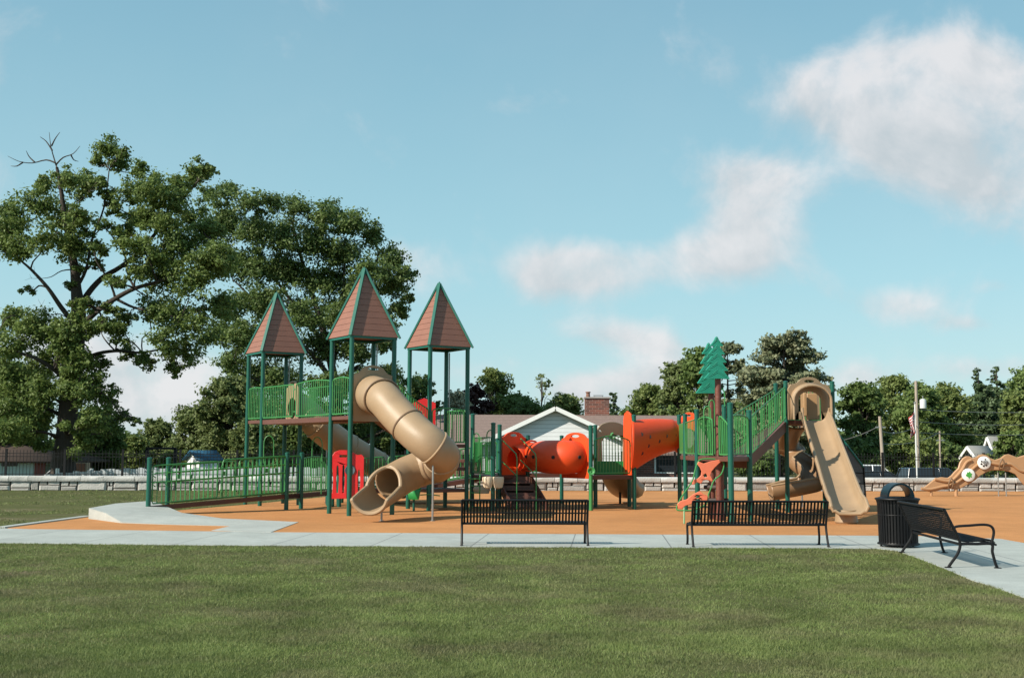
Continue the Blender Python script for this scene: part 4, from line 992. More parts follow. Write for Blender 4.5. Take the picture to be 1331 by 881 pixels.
for s0 in (0, L):
    mb = MB(); mb.tube(smooth([pt(s0, -.165, .885), pt(s0, -.06, .66), pt(s0, .05, .42), pt(s0, .03, .25), pt(s0, -.10, .06), pt(s0, -.13, .01)], 5), .022, 10); mb.lathe(pt(s0, -.13, .012), [(.055, 0), (.055, .012)], 12); mb.build('leg', BLACK, mbn)
    mb = MB(); mb.tube(smooth([pt(s0, .04, .37), pt(s0, .3, .37), pt(s0, .52, .37), pt(s0, .53, .25), pt(s0, .57, .08), pt(s0, .60, .01)], 5), .022, 10); mb.lathe(pt(s0, .60, .012), [(.055, 0), (.055, .012)], 12); mb.build('leg', BLACK, mbn)
    mb = MB(); mb.tube(smooth([pt(s0, -.03, .60), pt(s0, .02, .63), pt(s0, .2, .645), pt(s0, .42, .66), pt(s0, .53, .63), pt(s0, .56, .54), pt(s0, .52, .38)], 6), .02, 10); mb.build('arm_rest', BLACK, mbn)

tcn = thing('litter_bin', 'round black slatted litter bin with an arched teal hood at the path corner', 'litter bin', G(1168, 711)[:])
c = G(1168, 711); mb = MB(); nb_ = 40
for i in range(nb_):
    a = 2 * math.pi * i / nb_; e = Vector((math.cos(a), math.sin(a), 0)); tg = Vector((-e.y, e.x, 0))
    pts = [c + e * .385 + Vector((0, 0, .885)), c + e * .362 + Vector((0, 0, .80)), c + e * .35 + Vector((0, 0, .45)), c + e * .345 + Vector((0, 0, .10)), c + e * .36 + Vector((0, 0, .06))]
    for q in range(4): mb.beam(pts[q], pts[q + 1], .034, .007, up=e)
mb.build('slats', BLACK, tcn)
mb = MB(); mb.lathe(c, [(.30, .07), (.32, .10), (.32, .86), (.30, .87)], 32); mb.build('liner', mat('bin_liner', (.008, .008, .009), .6), tcn)
for r_, z_, w_ in ((.385, .885, .02), (.352, .60, .01), (.362, .07, .017)):
    mb = MB(); mb.ring(c + Vector((0, 0, z_)), (0, 0, 1), r_, w_, 40, 8); mb.build('band', BLACK, tcn)
mb = MB(); mb.lathe(c, [(.37, .885), (.375, .905), (.30, .925), (.17, .93), (.165, .90)], 36); mb.build('lid', BLACK, tcn)
hd = MB(); pth = [c + Vector((.235 * math.cos(t_), 0, .915 + .25 * math.sin(t_))) for t_ in [math.pi * i / 18 for i in range(19)]]
for i in range(18): hd.beam(pth[i], pth[i + 1] + (pth[i + 1] - pth[i]) * .06, .42, .035, up=(c + Vector((0, 0, .915)) - pth[i]))
hd.build('arched_hood', mat('hood_teal_black', (.003, .014, .022), .35, .1, spec=.35), tcn)
for a in (20, 140, 260):
    mb = MB(); e = Vector((math.cos(R(a)), math.sin(R(a)), 0)) * .33; mb.lathe(c + e, [(.02, .012), (.02, .08)], 8); mb.build('foot', BLACK, tcn)

# ------------------------------------------------------------------ arched climber at far right
ac = thing('arch_climber', 'low tan humped climber with two round white discs, at the far right by the wall', 'climber', (G(1260, 643).x, G(1260, 643).y, 0))
zv = lambda x, y: (1060 + x / 4.893, 470 + y / 4.893)
Yc = 46.5
top = [(670, 803), (700, 790), (730, 765), (760, 740), (800, 733), (840, 738), (862, 722), (880, 700), (905, 676), (915, 640), (935, 612), (955, 600), (975, 600), (1000, 612), (1020, 606), (1035, 594), (1060, 587), (1090, 594), (1110, 612), (1140, 624), (1175, 612), (1200, 592), (1225, 587), (1255, 597), (1280, 608), (1310, 598), (1345, 590), (1400, 585), (1450, 600), (1500, 650), (1560, 720), (1600, 790)]
bot = [(1600, 810), (1540, 815), (1500, 800), (1440, 750), (1380, 800), (1330, 790), (1300, 755), (1270, 715), (1230, 698), (1180, 690), (1120, 690), (1085, 702), (1050, 722), (1015, 752), (985, 772), (950, 790), (920, 806), (890, 812), (850, 806), (800, 812), (760, 825), (720, 826), (690, 815)]
c0 = P(*zv(670, 803), Yc); to2 = lambda q: ((P(*zv(*q), Yc) - c0).x, (P(*zv(*q), Yc) - c0).z)
mb = MB(); o2 = [to2(q) for q in top + bot]
mb.plate(o2, [], c0, (1, 0, 0), (0, 0, 1), .10)

mb.build('body', mat('climber_tan', (.40, .225, .115), .42, .12, 2), ac, bevel=.035)
rd = MB()
for ln_ in ([(672, 806), (730, 810), (800, 795), (870, 780), (930, 745), (990, 690), (1040, 650), (1090, 640), (1180, 655), (1240, 650), (1300, 690), (1345, 700)], [(760, 745), (840, 760), (880, 745), (930, 690), (960, 640), (990, 625)]):
    rd.tube(smooth([P(*zv(*q), Yc - .07) for q in ln_], 4), .06, 8)
rd.build('moulded_ridge', MATS['climber_tan'], ac)
for (x, y, mt_) in ((972, 720, 'leaf'), (1072, 643, 'dots')):
    c = P(*zv(x, y), Yc - .12); dsk = MB(); dsk.lathe(c, [(.0, .05), (.23, .05), (.26, .03), (.26, -.03)], 28, ax=(0, -1, 0)); o = dsk.build('disc', WHITE, ac)
    if mt_ == 'leaf':
        lf = MB(); pts = [(-.10, -.05), (-.13, .03), (-.07, .04), (-.08, .12), (-.01, .10), (.04, .15), (.07, .08), (.13, .06), (.10, -.02), (.12, -.09), (.03, -.08), (.01, -.15), (-.03, -.08)]
        lf.plate(pts, [], c + Vector((0, -.055, 0)), (1, 0, 0), (0, 0, 1), .012); lf.build('leaf_mark', mat('leaf_mark_green', (.05, .30, .05), .5), o)
    else:
        dt = MB()
        for (u, v, r_) in ((-.04, -.12, .04), (.06, -.10, .035), (-.13, -.04, .04), (-.12, .06, .035), (.03, .14, .03)): dt.lathe(c + Vector((u, -.05, v)), [(.0, .012), (r_, .012), (r_, -.01)], 10, ax=(0, -1, 0))
        dt.build('dot_marks', DARKHOLE, o)
        q = MB()
        for u, v in ((-.01, .03), (.08, .03), (.03, -.03)): q.lathe(c + Vector((u, -.05, v)), [(.0, .05), (.05, .04), (.07, .0), (.07, -.01)], 12, ax=(0, -1, 0))
        q.build('rattle', mat('rattle_grey', (.18, .18, .18), .5), o)
for (x, y) in ((857, 772), (1180, 650)):
    c = P(*zv(x, y), Yc - .1); hd = MB(); hd.tube(smooth([c + Vector((-.07, .02, -.2)), c + Vector((-.09, -.1, 0)), c + Vector((0, -.12, .2)), c + Vector((.09, -.1, 0)), c + Vector((.05, .02, -.2))], 4), .028, 8); hd.build('hand_grip', TAND, ac)
for (x, w_) in ((735, .05), (893, .07), (1163, .025), (1212, .025)):
    yb = P(*zv(x, 800), Yc); mb = MB(); mb.tube([(yb.x, Yc, 0), (yb.x, Yc, .3 if x < 1000 else .95)], w_, 10); mb.build('leg', STEEL if w_ < .03 else MATS['climber_tan'], ac)

# ------------------------------------------------------------------ houses
brick = mat('brick', (.20, .085, .06), .9, .3, 3, .6, 30, c2=(.33, .16, .12))
t = brick.node_tree; b = t.nodes['Principled BSDF']; bt = N(t, 'ShaderNodeTexBrick'); tcb = N(t, 'ShaderNodeTexCoord'); mpn = N(t, 'ShaderNodeMapping'); mpn.inputs['Rotation'].default_value = (R(90), 0, 0)
t.links.new(tcb.outputs['Object'], mpn.inputs[0]); t.links.new(mpn.outputs[0], bt.inputs['Vector']); bt.inputs['Scale'].default_value = 1; bt.inputs['Brick Width'].default_value = .42; bt.inputs['Row Height'].default_value = .15; bt.inputs['Mortar Size'].default_value = .01
bt.inputs['Color1'].default_value = (.23, .075, .05, 1); bt.inputs['Color2'].default_value = (.10, .045, .035, 1); bt.inputs['Mortar'].default_value = (.30, .22, .19, 1); t.links.new(bt.outputs[0], b.inputs['Base Color'])
def banded(name, c, per, dark=.55, rough=.75, var=.1, width=.12, scale=2, c2=None):
    m = mat(name, c, rough, var, scale, c2=c2); t = m.node_tree; b = t.nodes['Principled BSDF']; bc = b.inputs['Base Color'].links[0].from_socket
    g = N(t, 'ShaderNodeTexCoord'); s_ = N(t, 'ShaderNodeSeparateXYZ'); t.links.new(g.outputs['Object'], s_.inputs[0])
    fz = math_n(t, 'FRACT', math_n(t, 'DIVIDE', s_.outputs[2], per)); ln = math_n(t, 'LESS_THAN', fz, width)
    mm = N(t, 'ShaderNodeMix', data_type='RGBA'); t.links.new(ln, mm.inputs[0]); t.links.new(bc, mm.inputs[6]); mm.inputs[7].default_value = (*[x * dark for x in c], 1)
    t.links.new(mm.outputs[2], b.inputs['Base Color']); return m
siding = banded('white_siding', (.74, .75, .76), .26, .6)
shingle = banded('roof_shingle_brown', (.20, .14, .12), .11, .6, .9, .4, .2, 7, c2=(.30, .215, .19))
YH = 78
hs_ = thing('house', 'low brick house with brown shingle roof and white gable in the centre background', 'house', (P(760, 600, YH).x, YH, -.75))
def WX(px, Y=YH): return P(px, 600, Y).x
eL, eR, eZ = WX(560), WX(908), P(700, 586, YH).z
rz_ = P(850, 539.5, YH + 4).z
mb = MB(); mb.prism([(eL + .5, YH), (eR - .4, YH), (eR - .4, YH + 9), (eL + .5, YH + 9)], -.75, eZ); mb.build('wall', brick, hs_)
mb = MB(); v = [(eL, YH - .6, eZ - .1), (eR + 1.2, YH - .6, eZ - .1), (eR + .3, YH + 4.5, rz_), (eL, YH + 4.5, rz_), (eL, YH + 9.6, eZ - .1), (eR + 1.2, YH + 9.6, eZ - .1)]
mb.add(v + [(x, y, z - .15) for x, y, z in v], [(0, 1, 2, 3), (3, 2, 5, 4), (1, 5, 2), (0, 3, 4), (6, 7, 1, 0), (7, 8, 2, 1), (6, 9, 3, 0), (6, 7, 8, 9)]); rf = mb.build('roof', shingle, hs_, sharp=20)
# chimney
cx0, cx1 = WX(760.5, YH + 5), WX(791.5, YH + 5); cz = P(775, 518, YH + 5).z
mb = MB(); mb.box(((cx0 + cx1) / 2, YH + 5, (cz + 3) / 2), (cx1 - cx0, 1.0, cz - 3)); o = mb.build('chimney', brick, rf)
mb = MB(); mb.box(((cx0 + cx1) / 2, YH + 5, cz + .05), (cx1 - cx0 + .15, 1.15, .10)); mb.build('chimney_cap', mat('cap_grey', (.3, .27, .25), .9), o)
mb = MB(); q = WX(764.5, YH + 5); mb.lathe((q, YH + 5, cz + .1), [(.16, 0), (.13, .3), (.2, .34), (.16, .40)], 10); mb.build('chimney_pot', mat('pot', (.2, .1, .07), .8), o)
mb = MB(); q = WX(778, YH + 5); mb.box((q, YH + 5, cz + .22), (.7, .6, .03)); mb.box((q - .3, YH + 5, cz + .15), (.03, .03, .14)); mb.box((q + .3, YH + 5, cz + .15), (.03, .03, .14)); mb.build('flue_cover', STEEL, o)
# white gable wing towards us
YG = 74; gp = P(722, 528.5, YG); gl, gr = P(613, 579.5, YG), P(829, 577.5, YG)
mb = MB(); x0, x1 = gl.x + .6, gr.x - .6; zt0 = gl.z + .2
mb.add([(x0, YG + .5, -.75), (x1, YG + .5, -.75), (x1, YG + .5, zt0), (gp.x, YG + .5, gp.z - .12), (x0, YG + .5, zt0), (x0, YG + 8, -.75), (x1, YG + 8, -.75), (x1, YG + 8, zt0), (gp.x, YG + 8, gp.z - .12), (x0, YG + 8, zt0)], [(0, 1, 2, 3, 4), (0, 5, 9, 4), (1, 6, 7, 2), (5, 6, 7, 8, 9)]); mb.build('gable_wall', siding, hs_)
for (a, b_) in ((gl, gp), (gp, gr)):
    mb = MB(); q = [a + Vector((0, 0, 0)), b_ + Vector((0, 0, 0)), b_ + Vector((0, 8, 0)), a + Vector((0, 8, 0))]
    mb.add([tuple(v) for v in q] + [(v.x, v.y, v.z - .12) for v in q], [(0, 1, 2, 3), (4, 5, 6, 7), (0, 1, 5, 4), (1, 2, 6, 5), (2, 3, 7, 6), (3, 0, 4, 7)]); mb.build('roof', shingle, hs_)
    mb = MB(); mb.beam(a + Vector((0, -.03, -.10)), b_ + Vector((0, -.03, -.10)), .05, .26, up=(0, 0, 1)); mb.build('barge_board', WHITE, hs_)
for (px_, w_) in ((868, 1.6), (892, 1.2)):
    c = P(px_, 600, YH - .03); mb = MB(); mb.box((c.x, YH - .03, 1.0), (w_ + .2, .06, 1.5)); f_ = mb.build('window', WHITE, hs_); mb = MB(); mb.box((c.x, YH - .07, 1.0), (w_, .04, 1.3)); mb.build('pane', GLASSD, f_)

# pale blue building at far left
hb = thing('house', 'pale blue low building with dark brown roof at the far left behind the fence', 'house', (P(0, 610, 68).x, 68, -.75))
a, b_ = P(-140, 610, 68), P(58, 610, 68); ez = P(0, 596, 68).z
mb = MB(); mb.prism([(a.x, 68), (b_.x - .6, 68), (b_.x - .6, 76), (a.x, 76)], -.75, ez); mb.build('wall', mat('pale_blue_wall', (.42, .58, .62), .8), hb)
rz2 = P(0, 568, 72).z; mb = MB(); v = [(a.x, 67.2, ez - .1), (b_.x + 1.5, 67.2, ez - .2), (b_.x - 4.5, 72, rz2), (a.x, 72, rz2), (a.x, 77, ez - .1), (b_.x + 1.5, 77, ez - .2)]
mb.add(v, [(0, 1, 2, 3), (3, 2, 5, 4), (1, 5, 2)]); mb.build('roof', mat('roof_dark_brown', (.07, .045, .035), .9), hb, solid=.12, sharp=20)
mb = MB(); c = P(52, 606, 67.9); mb.box((c.x, 67.9, .45), (.62, .08, 1.35)); mb.build('door', mat('door_maroon', (.16, .04, .035), .6), hb)
for px_ in (12, -40): mb = MB(); c = P(px_, 606, 67.95); mb.box((c.x, 67.95, .95), (.9, .06, .5)); mb.build('window', GLASSD, hb)

# shed with blue roof, white pool fence, pergola
sh = thing('shed', 'small white shed with a blue pitched roof beyond the ramp', 'shed', (P(262, 600, 66).x, 66, -.75))
A0, B0, C0 = P(243, 598, 67), P(260, 598.5, 65.5), P(285, 598.5, 66.3); A0.z = B0.z = C0.z = P(260, 598, 66).z; ap_ = (A0 + B0) / 2; ap_.z = P(252, 587, 66).z
D0 = A0 + (C0 - B0); g_ = lambda v: Vector((v.x, v.y, -.75))
mb = MB(); mb.add([g_(A0), g_(B0), g_(C0), g_(D0), A0, B0, C0, D0, ap_, ap_ + (C0 - B0)], [(0, 1, 5, 8, 4), (1, 2, 6, 5), (3, 7, 9, 6, 2), (0, 4, 7, 3)]); mb.build('wall', WHITE, sh, sharp=10)
mb = MB(); e_ = (C0 - B0).normalized() * .25; up_ = Vector((0, 0, .06)); k_ = 1.12
lo1 = ap_ + (B0 - ap_) * k_; lo2 = ap_ + (A0 - ap_) * k_
mb.add([ap_ - e_ + up_, ap_ + (C0 - B0) + e_ + up_, lo1 + (C0 - B0) + e_ + up_, lo1 - e_ + up_, lo2 - e_ + up_, lo2 + (C0 - B0) + e_ + up_], [(0, 1, 2, 3), (0, 4, 5, 1)]); mb.build('roof', mat('roof_blue', (.02, .09, .16), .5), sh, solid=.06, sharp=10)
pf = thing('pool_fence', 'long white vertical-board fence behind the black metal fence at the left', 'fence', (P(200, 610, 57).x, 57, -.75))
ptsf = [(60, 616), (95, 612), (140, 609), (180, 607.5), (260, 607), (340, 607), (432, 607)]
wm = banded('pool_fence_white', (.47, .50, .52), 50, .9)
mb = MB()
for i in range(len(ptsf) - 1):
    (xa, ya), (xb, yb) = ptsf[i], ptsf[i + 1]; a, b_ = P(xa, ya, 57), P(xb, yb, 57); n = max(2, int((b_.x - a.x) / .32))
    for k in range(n):
        q0, q1 = a.lerp(b_, k / n), a.lerp(b_, (k + .9) / n); z_ = min(q0.z, q1.z) - (.05 if k % 2 else 0)
        mb.box(((q0.x + q1.x) / 2, 57, (z_ - .75) / 2), (q1.x - q0.x, .05 + (.03 if k % 2 else 0), z_ + .75))
mb.build('boards', wm, pf)
for i in range(9):
    x = P(75 + i * 44, 610, 57.1).x; mb = MB(); mb.box((x, 57.08, .02), (.14, .14, 1.5)); mb.build('fence_post', WHITE, pf)
pg = thing('pergola', 'dark metal frame standing behind the fence left of the ramp', 'frame', (P(208, 600, 58).x, 58, -.75))
for (xa, Y_) in ((191, 58), (228, 58), (192, 61), (229, 61)):
    q = P(xa, 583, Y_); mb = MB(); mb.box((q.x, Y_, (q.z - .75) / 2), (.12, .12, q.z + .75)); mb.build('post', BLACKF, pg)
for Y_ in (58, 61):
    a, b_ = P(190, 582.5, Y_), P(229, 582.5, Y_); mb = MB(); mb.beam(a, b_, .12, .12); mb.build('beam', BLACKF, pg)
fs_ = thing('utility_box', 'small tan utility box beside the big oak trunk', 'utility box', (P(103, 600, 60).x, 60, -.75))
q = P(104, 601, 60); mb = MB(); mb.box((q.x, 60, (q.z - .75) / 2 + .0), (.9, .5, q.z + .75)); mb.build('cabinet', mat('cabinet_tan', (.42, .30, .2), .8), fs_, bevel=.03); mb = MB(); mb.box((q.x, 59.73, q.z / 2 - .2), (.7, .03, q.z + .3)); mb.build('door', mat('cabinet_rust', (.3, .14, .09), .8), fs_)

# houses at the right
for (lab, A0, B0, C0, apx, apy, Ya, wc, wn) in (('small white gabled house with grey roof among the trees at the right', (1251, 80), (1270, 77.5), (1292, 79), 1260, 581.5, 78.7, (.68, .68, .64), 'house_wall_white'),
        ('taller tan house with a steep grey roof partly hidden by trees at the far right', (1278, 86), (1296, 84), (1320, 85.5), 1291, 569, 85, (.5, .45, .36), 'house_wall_tan')):
    ez_ = P(B0[0], 594.5, B0[1]).z; A0 = P(A0[0], 594, A0[1]); B0 = P(B0[0], 594, B0[1]); C0 = P(C0[0], 594, C0[1]); A0.z = B0.z = C0.z = ez_
    ap_ = (A0 + B0) / 2; ap_.z = P(apx, apy, Ya).z; rr_ = C0 - B0; D0 = A0 + rr_; h = thing('house', lab, 'house', (B0.x, B0.y, -.75))
    mb = MB(); mb.add([g_(A0), g_(B0), g_(C0), g_(D0), A0, B0, C0, D0, ap_, ap_ + rr_], [(0, 1, 5, 8, 4), (1, 2, 6, 5), (3, 7, 9, 6, 2), (0, 4, 7, 3)]); mb.build('wall', mat(wn, wc, .8), h, sharp=10)
    e_ = rr_.normalized() * .3; up_ = Vector((0, 0, .08)); l1 = ap_ + (B0 - ap_) * 1.12; l2 = ap_ + (A0 - ap_) * 1.12
    mb = MB(); mb.add([ap_ - e_ + up_, ap_ + rr_ + e_ + up_, l1 + rr_ + e_ + up_, l1 - e_ + up_, l2 - e_ + up_, l2 + rr_ + e_ + up_], [(0, 1, 2, 3), (0, 4, 5, 1)]); mb.build('roof', mat('roof_grey', (.2, .2, .19), .9, .2), h, solid=.12, sharp=10)
    mb = MB(); mb.beam(ap_ - e_ * 1.1, l1 - e_ * 1.1, .06, .2); mb.beam(ap_ - e_ * 1.1, l2 - e_ * 1.1, .06, .2); mb.build('barge_board', WHITE, h)
    gd = (B0 - A0).normalized(); c = (A0 + B0) / 2; mb = MB(); mb.box((c.x, c.y, ez_ - .2), (.8, .12, 1.0), math.atan2(gd.y, gd.x)); mb.build('window', GLASSD, h)
    c = (B0 + C0) / 2; mb = MB(); mb.box((c.x, c.y, ez_ - 1.0), (.9, .12, .9), math.atan2(rr_.y, rr_.x)); mb.build('window', GLASSD, h)

# ------------------------------------------------------------------ cars (behind the wall)
def car(label, pxc, Y, length, body, rz, zb=-.75, tall=1.5, suv=False):
    c = P(pxc, 610, Y); th = thing('parked_car', label, 'car', (c.x, Y, zb))
    Lh = length / 2; H = tall; M = Matrix.Rotation(rz, 3, 'Z')
    T = lambda x, y, z: Vector((c.x, Y, zb)) + M @ Vector((x, y, z))
    low = [(-Lh, .35), (-Lh, .75), (-Lh * .9, .95), (-Lh * .45, 1.0), (Lh * .5, .98), (Lh * .92, .82), (Lh, .65), (Lh, .35)]
    mb = MB()
    def loft(prof, w0, w1, mid):
        vs = [T(x, -w0(z), z) for x, z in prof] + [T(x, w0(z), z) for x, z in prof]; k = len(prof)
        mb.add(vs, [tuple(range(k)), tuple(range(k, 2 * k))] + [(i, (i + 1) % k, k + (i + 1) % k, k + i) for i in range(k)])
    loft(low, lambda z: .88 if z < .8 else .82, None, None); bd = mb.build('body', body, th, bevel=.07)
    cab = [(-Lh * (.92 if suv else .75), .96), (-Lh * (.82 if suv else .48), H), (Lh * .12, H), (Lh * .48, .97)]
    mb = MB(); loft(cab, lambda z: .80 if z < 1.1 else .62, None, None); cb_ = mb.build('cabin', GLASSD, th, bevel=.05)
    mb = MB(); rf_ = [(-Lh * (.84 if suv else .50), H - .04), (-Lh * (.80 if suv else .46), H + .025), (Lh * .10, H + .025), (Lh * .16, H - .04)]; loft(rf_, lambda z: .64, None, None)
    for s_ in (-1, 1):
        for (xa, za, xb, zb2) in ((-Lh * .48 if not suv else -Lh * .84, H, -Lh * .75 if not suv else -Lh * .92, .96), (Lh * .12, H, Lh * .48, .97), (-Lh * .1, H, -Lh * .1, .97)):
            mb.beam(T(xa, s_ * .63, za), T(xb, s_ * .81, zb2), .06, .05)
    mb.build('roof', body, th, bevel=.02)
    for sx in (-.62, .62):
        for sy in (-1, 1):
            mb = MB(); mb.lathe(T(sx * Lh, sy * .80, .33), [(.02, -.1), (.30, -.1), (.33, -.07), (.33, .07), (.30, .1), (.02, .1)], 20, ax=M @ Vector((0, 1, 0))); w_ = mb.build('wheel', mat('tyre', (.015, .015, .015), .8), th)
            mb = MB(); mb.lathe(T(sx * Lh, sy * .895, .33), [(.01, .01), (.2, .012), (.2, -.01)], 14, ax=M @ Vector((0, sy, 0))); mb.build('rim', STEEL, w_)
    for sy in (-.6, .6):
        mb = MB(); mb.box(T(Lh + .0, sy, .68), (.08, .3, .12), rz); mb.build('headlight', mat('lamp_glass', (.7, .7, .7), .15), th)
car('dark blue-black saloon car parked behind the metal fence left of the leaning pole', 1142, 60, 4.4, mat('car_black', (.02, .025, .03), .25, .1, coat=.5), R(8))
car('white car parked behind the black car, under the trees', 1136, 66, 4.5, mat('car_white', (.7, .72, .74), .25, .05, coat=.5), R(-4), tall=1.75, suv=True)
car('dark blue estate car parked behind the fence right of the flagpole', 1219, 62, 4.4, mat('car_navy', (.03, .05, .07), .25, .1, coat=.5), R(5), tall=1.65, suv=True)
car('small silver car beside the oak trunk behind the left fence', 97, 62, 4.2, mat('car_silver', (.55, .56, .57), .3, .05, coat=.3), R(20))

# ------------------------------------------------------------------ poles, flag, wires
woodp = mat('pole_wood', (.33, .27, .22), .85, .3, 3, .6, 20)
up = thing('utility_pole', 'tall pale utility pole with a grey transformer at the right', 'utility pole', (P(1193.5, 610, 70).x, 70, -.75))
x = P(1193.5, 600, 70).x; zt = P(1192, 495, 70).z; mb = MB(); mb.lathe((x, 70, 0), [(.115, -.75), (.085, zt)], 12); mb.build('pole', woodp, up)
q = P(1199.5, 531, 70); mb = MB(); mb.lathe((q.x, 69.95, q.z), [(.05, 0), (.19, .02), (.19, .50), (.16, .56), (.03, .60)], 16); tr_ = mb.build('transformer', mat('transformer_grey', (.55, .56, .56), .5), up)
mb = MB(); mb.lathe((q.x, 69.95, q.z + .6), [(.03, 0), (.03, .18)], 8); mb.build('bushing', STEEL, tr_)
fp_ = thing('flagpole', 'slim white flagpole standing just in front of the utility pole', 'flagpole', (P(1191.3, 620, 56).x, 56, 0))
x = P(1191.3, 600, 56).x; zt = P(1191, 525, 56).z; mb = MB(); mb.lathe((x, 56, 0), [(.05, 0), (.035, zt)], 10); mb.build('pole', mat('pole_white', (.6, .6, .6), .4), fp_)
mb = MB(); mb.lathe((x, 56, zt), [(.01, 0), (.06, .04), (.06, .08), (.01, .12)], 10); mb.build('finial', STEEL, fp_)
fl = MB(); nS, nC = 13, 10; W_, H_ = 1.5, .95
base = P(1190.5, 529, 56)
def fpt(u, v):   # u along the fly, v down the hoist: hanging limp, fly corner drooping
    return base + Vector((-.06 - u * .26 + .05 * math.sin(v * 5 + u * 6), .12 * math.sin(u * 9 + v * 2) * (.3 + u), -v * 1.0 - u * (.62) + .04 * math.sin(u * 8)))
for i in range(nS):
    for j in range(nC):
        fl.cur = 0 if i < 7 and j < 4 else (1 if i % 2 == 0 else 2)
        fl.add([fpt(j / nC, i / nS), fpt((j + 1) / nC, i / nS), fpt((j + 1) / nC, (i + 1) / nS), fpt(j / nC, (i + 1) / nS)], [(0, 1, 2, 3)])
fo = fl.build('flag', [mat('flag_blue', (.02, .03, .10), .8), mat('flag_red', (.45, .03, .04), .8), mat('flag_white', (.7, .7, .7), .8)], None, origin=base, solid=.01)
tag(fo, 'striped red and white flag with a dark blue corner hanging limp on the flagpole', 'flag')
st2 = MB()
for r_ in range(4):
    for k_ in range(4):
        q = fpt((k_ + .5) / 10, (r_ * 1.6 + .8) / 13) + Vector((0, -.02, 0)); st2.lathe(q, [(.0, .006), (.022, .004), (.022, 0)], 5, ax=(0, -1, 0))
st2.build('stars', WHITE, fo)
for (lab, xb, yb, xt, yt, Y_, r_) in (('leaning weathered utility pole left of the flagpole', 1150, 622, 1143.5, 541, 64, .115), ('short grey pole between the trees right of the flagpole', 1221.5, 612, 1221.5, 560, 75, .075)):
    a, b_ = P(xb, yb, Y_), P(xt, yt, Y_); a.z = -.75; th = thing('utility_pole', lab, 'utility pole', tuple(a)); mb = MB(); mb.tube([a, b_], [r_, r_ * .75], 10); mb.build('pole', woodp, th)
    mb = MB(); mb.beam(b_ + Vector((-.25, 0, -.6)), b_ + Vector((.3, 0, -.6)), .08, .08); mb.build('bracket', STEEL, th)
wires = [((1192, 532, 70), (1460, 528, 80), .3, 'upper bright overhead wire running right from the transformer'), ((1144, 560, 64), (1192, 553, 70), .25, 'overhead wire between the leaning pole and the utility pole'), ((1144, 576, 64), (1221, 562, 75), .3, 'lower overhead wire sagging from the leaning pole to the short pole'), ((1193, 562, 70), (1460, 556, 80), .3, 'lower overhead wire running right across the trees'), ((1060, 575, 80), (1144, 553, 64), .3, 'overhead wire crossing the trees left of the leaning pole'), ((1193, 548, 70), (1460, 540, 82), .4, 'middle overhead wire crossing the trees at the right')]
for a, b_, sag, lab in wires:
    A, B = P(*a), P(*b_); mb = MB(); mb.tube([A.lerp(B, i / 12) - Vector((0, 0, sag * 4 * (i / 12) * (1 - i / 12))) for i in range(13)], .02, 5)
    tag(mb.build('overhead_wire', mat('wire_grey', (.16, .16, .16), .6), None, origin=A), lab, 'wire')

# ------------------------------------------------------------------ trees
rng = np.random.default_rng(11)
def quad_mesh(name, V4, mt, origin, parent=None):
    """V4: (n,4,3) array of leaf quads"""
    n = len(V4); me = bpy.data.meshes.new(name); co = (V4 - np.array(origin)[None, None, :]).reshape(-1, 3).astype(np.float32)
    me.vertices.add(n * 4); me.vertices.foreach_set('co', co.ravel()); me.loops.add(n * 4); me.loops.foreach_set('vertex_index', np.arange(n * 4, dtype=np.int32))
    me.polygons.add(n); me.polygons.foreach_set('loop_start', np.arange(0, n * 4, 4, dtype=np.int32)); me.update(calc_edges=True); me.materials.append(mt)
    o = bpy.data.objects.new(name, me); col.objects.link(o)
    if parent is not None: o.parent = parent
    else: o.location = origin
    return o
def unit(a): return a / np.maximum(np.linalg.norm(a, axis=-1, keepdims=True), 1e-9)
def leaf_quads(pos, out, size, flat=.0, droop=0.0):
    n = len(pos); nrm = unit(out * .55 + np.array([0, 0, .45]) + rng.normal(size=(n, 3)) * .62)
    a = unit(np.cross(nrm, rng.normal(size=(n, 3)))); b = np.cross(nrm, a)
    s = size * rng.uniform(.6, 1.35, (n, 1)); w = s * rng.uniform(.45, .75, (n, 1))
    return np.stack([pos - a * s, pos - b * w + a * s * .1, pos + a * s, pos + b * w - a * s * .05], 1)
def crown(lobes, per_m2, size, clump=.34, shell=.55, bare=0):
    """lobes: (x,y,z,rx,ry,rz)"""
    P_, O_ = [], []
    for (x, y, z, rx, ry, rz) in lobes:
        rm_ = (rx + rz) / 2; nc = max(5, int(9 * rm_ * rm_ / (size * 4.0) ** 1.0)); nc = min(nc, 46)
        d = unit(rng.normal(size=(nc, 3))); rad_ = rng.uniform(shell, 1.06, (nc, 1)); cc_ = d * rad_ * np.array([rx, ry, rz])
        tot = int(per_m2 * rm_ * rm_); 
        cnt = rng.multinomial(tot, np.ones(nc) / nc)
        for k in range(nc):
            if cnt[k] == 0: continue
            cr = clump * rm_ * rng.uniform(.55, 1.2)
            v = rng.normal(size=(cnt[k], 3)) * cr * .55 * np.array([1.1, 1.1, .75])
            P_.append(np.array([x, y, z]) + cc_[k] + v); O_.append(unit(v + d[k] * cr * .6))
    return np.concatenate(P_), np.concatenate(O_)
def lobe_px(px, py, r, Y, dy=0):
    c = P(px, py, Y + dy); rr_ = r / FPX * Y; return (c.x, c.y, c.z, rr_, rr_ * 1.05, rr_ * .85)
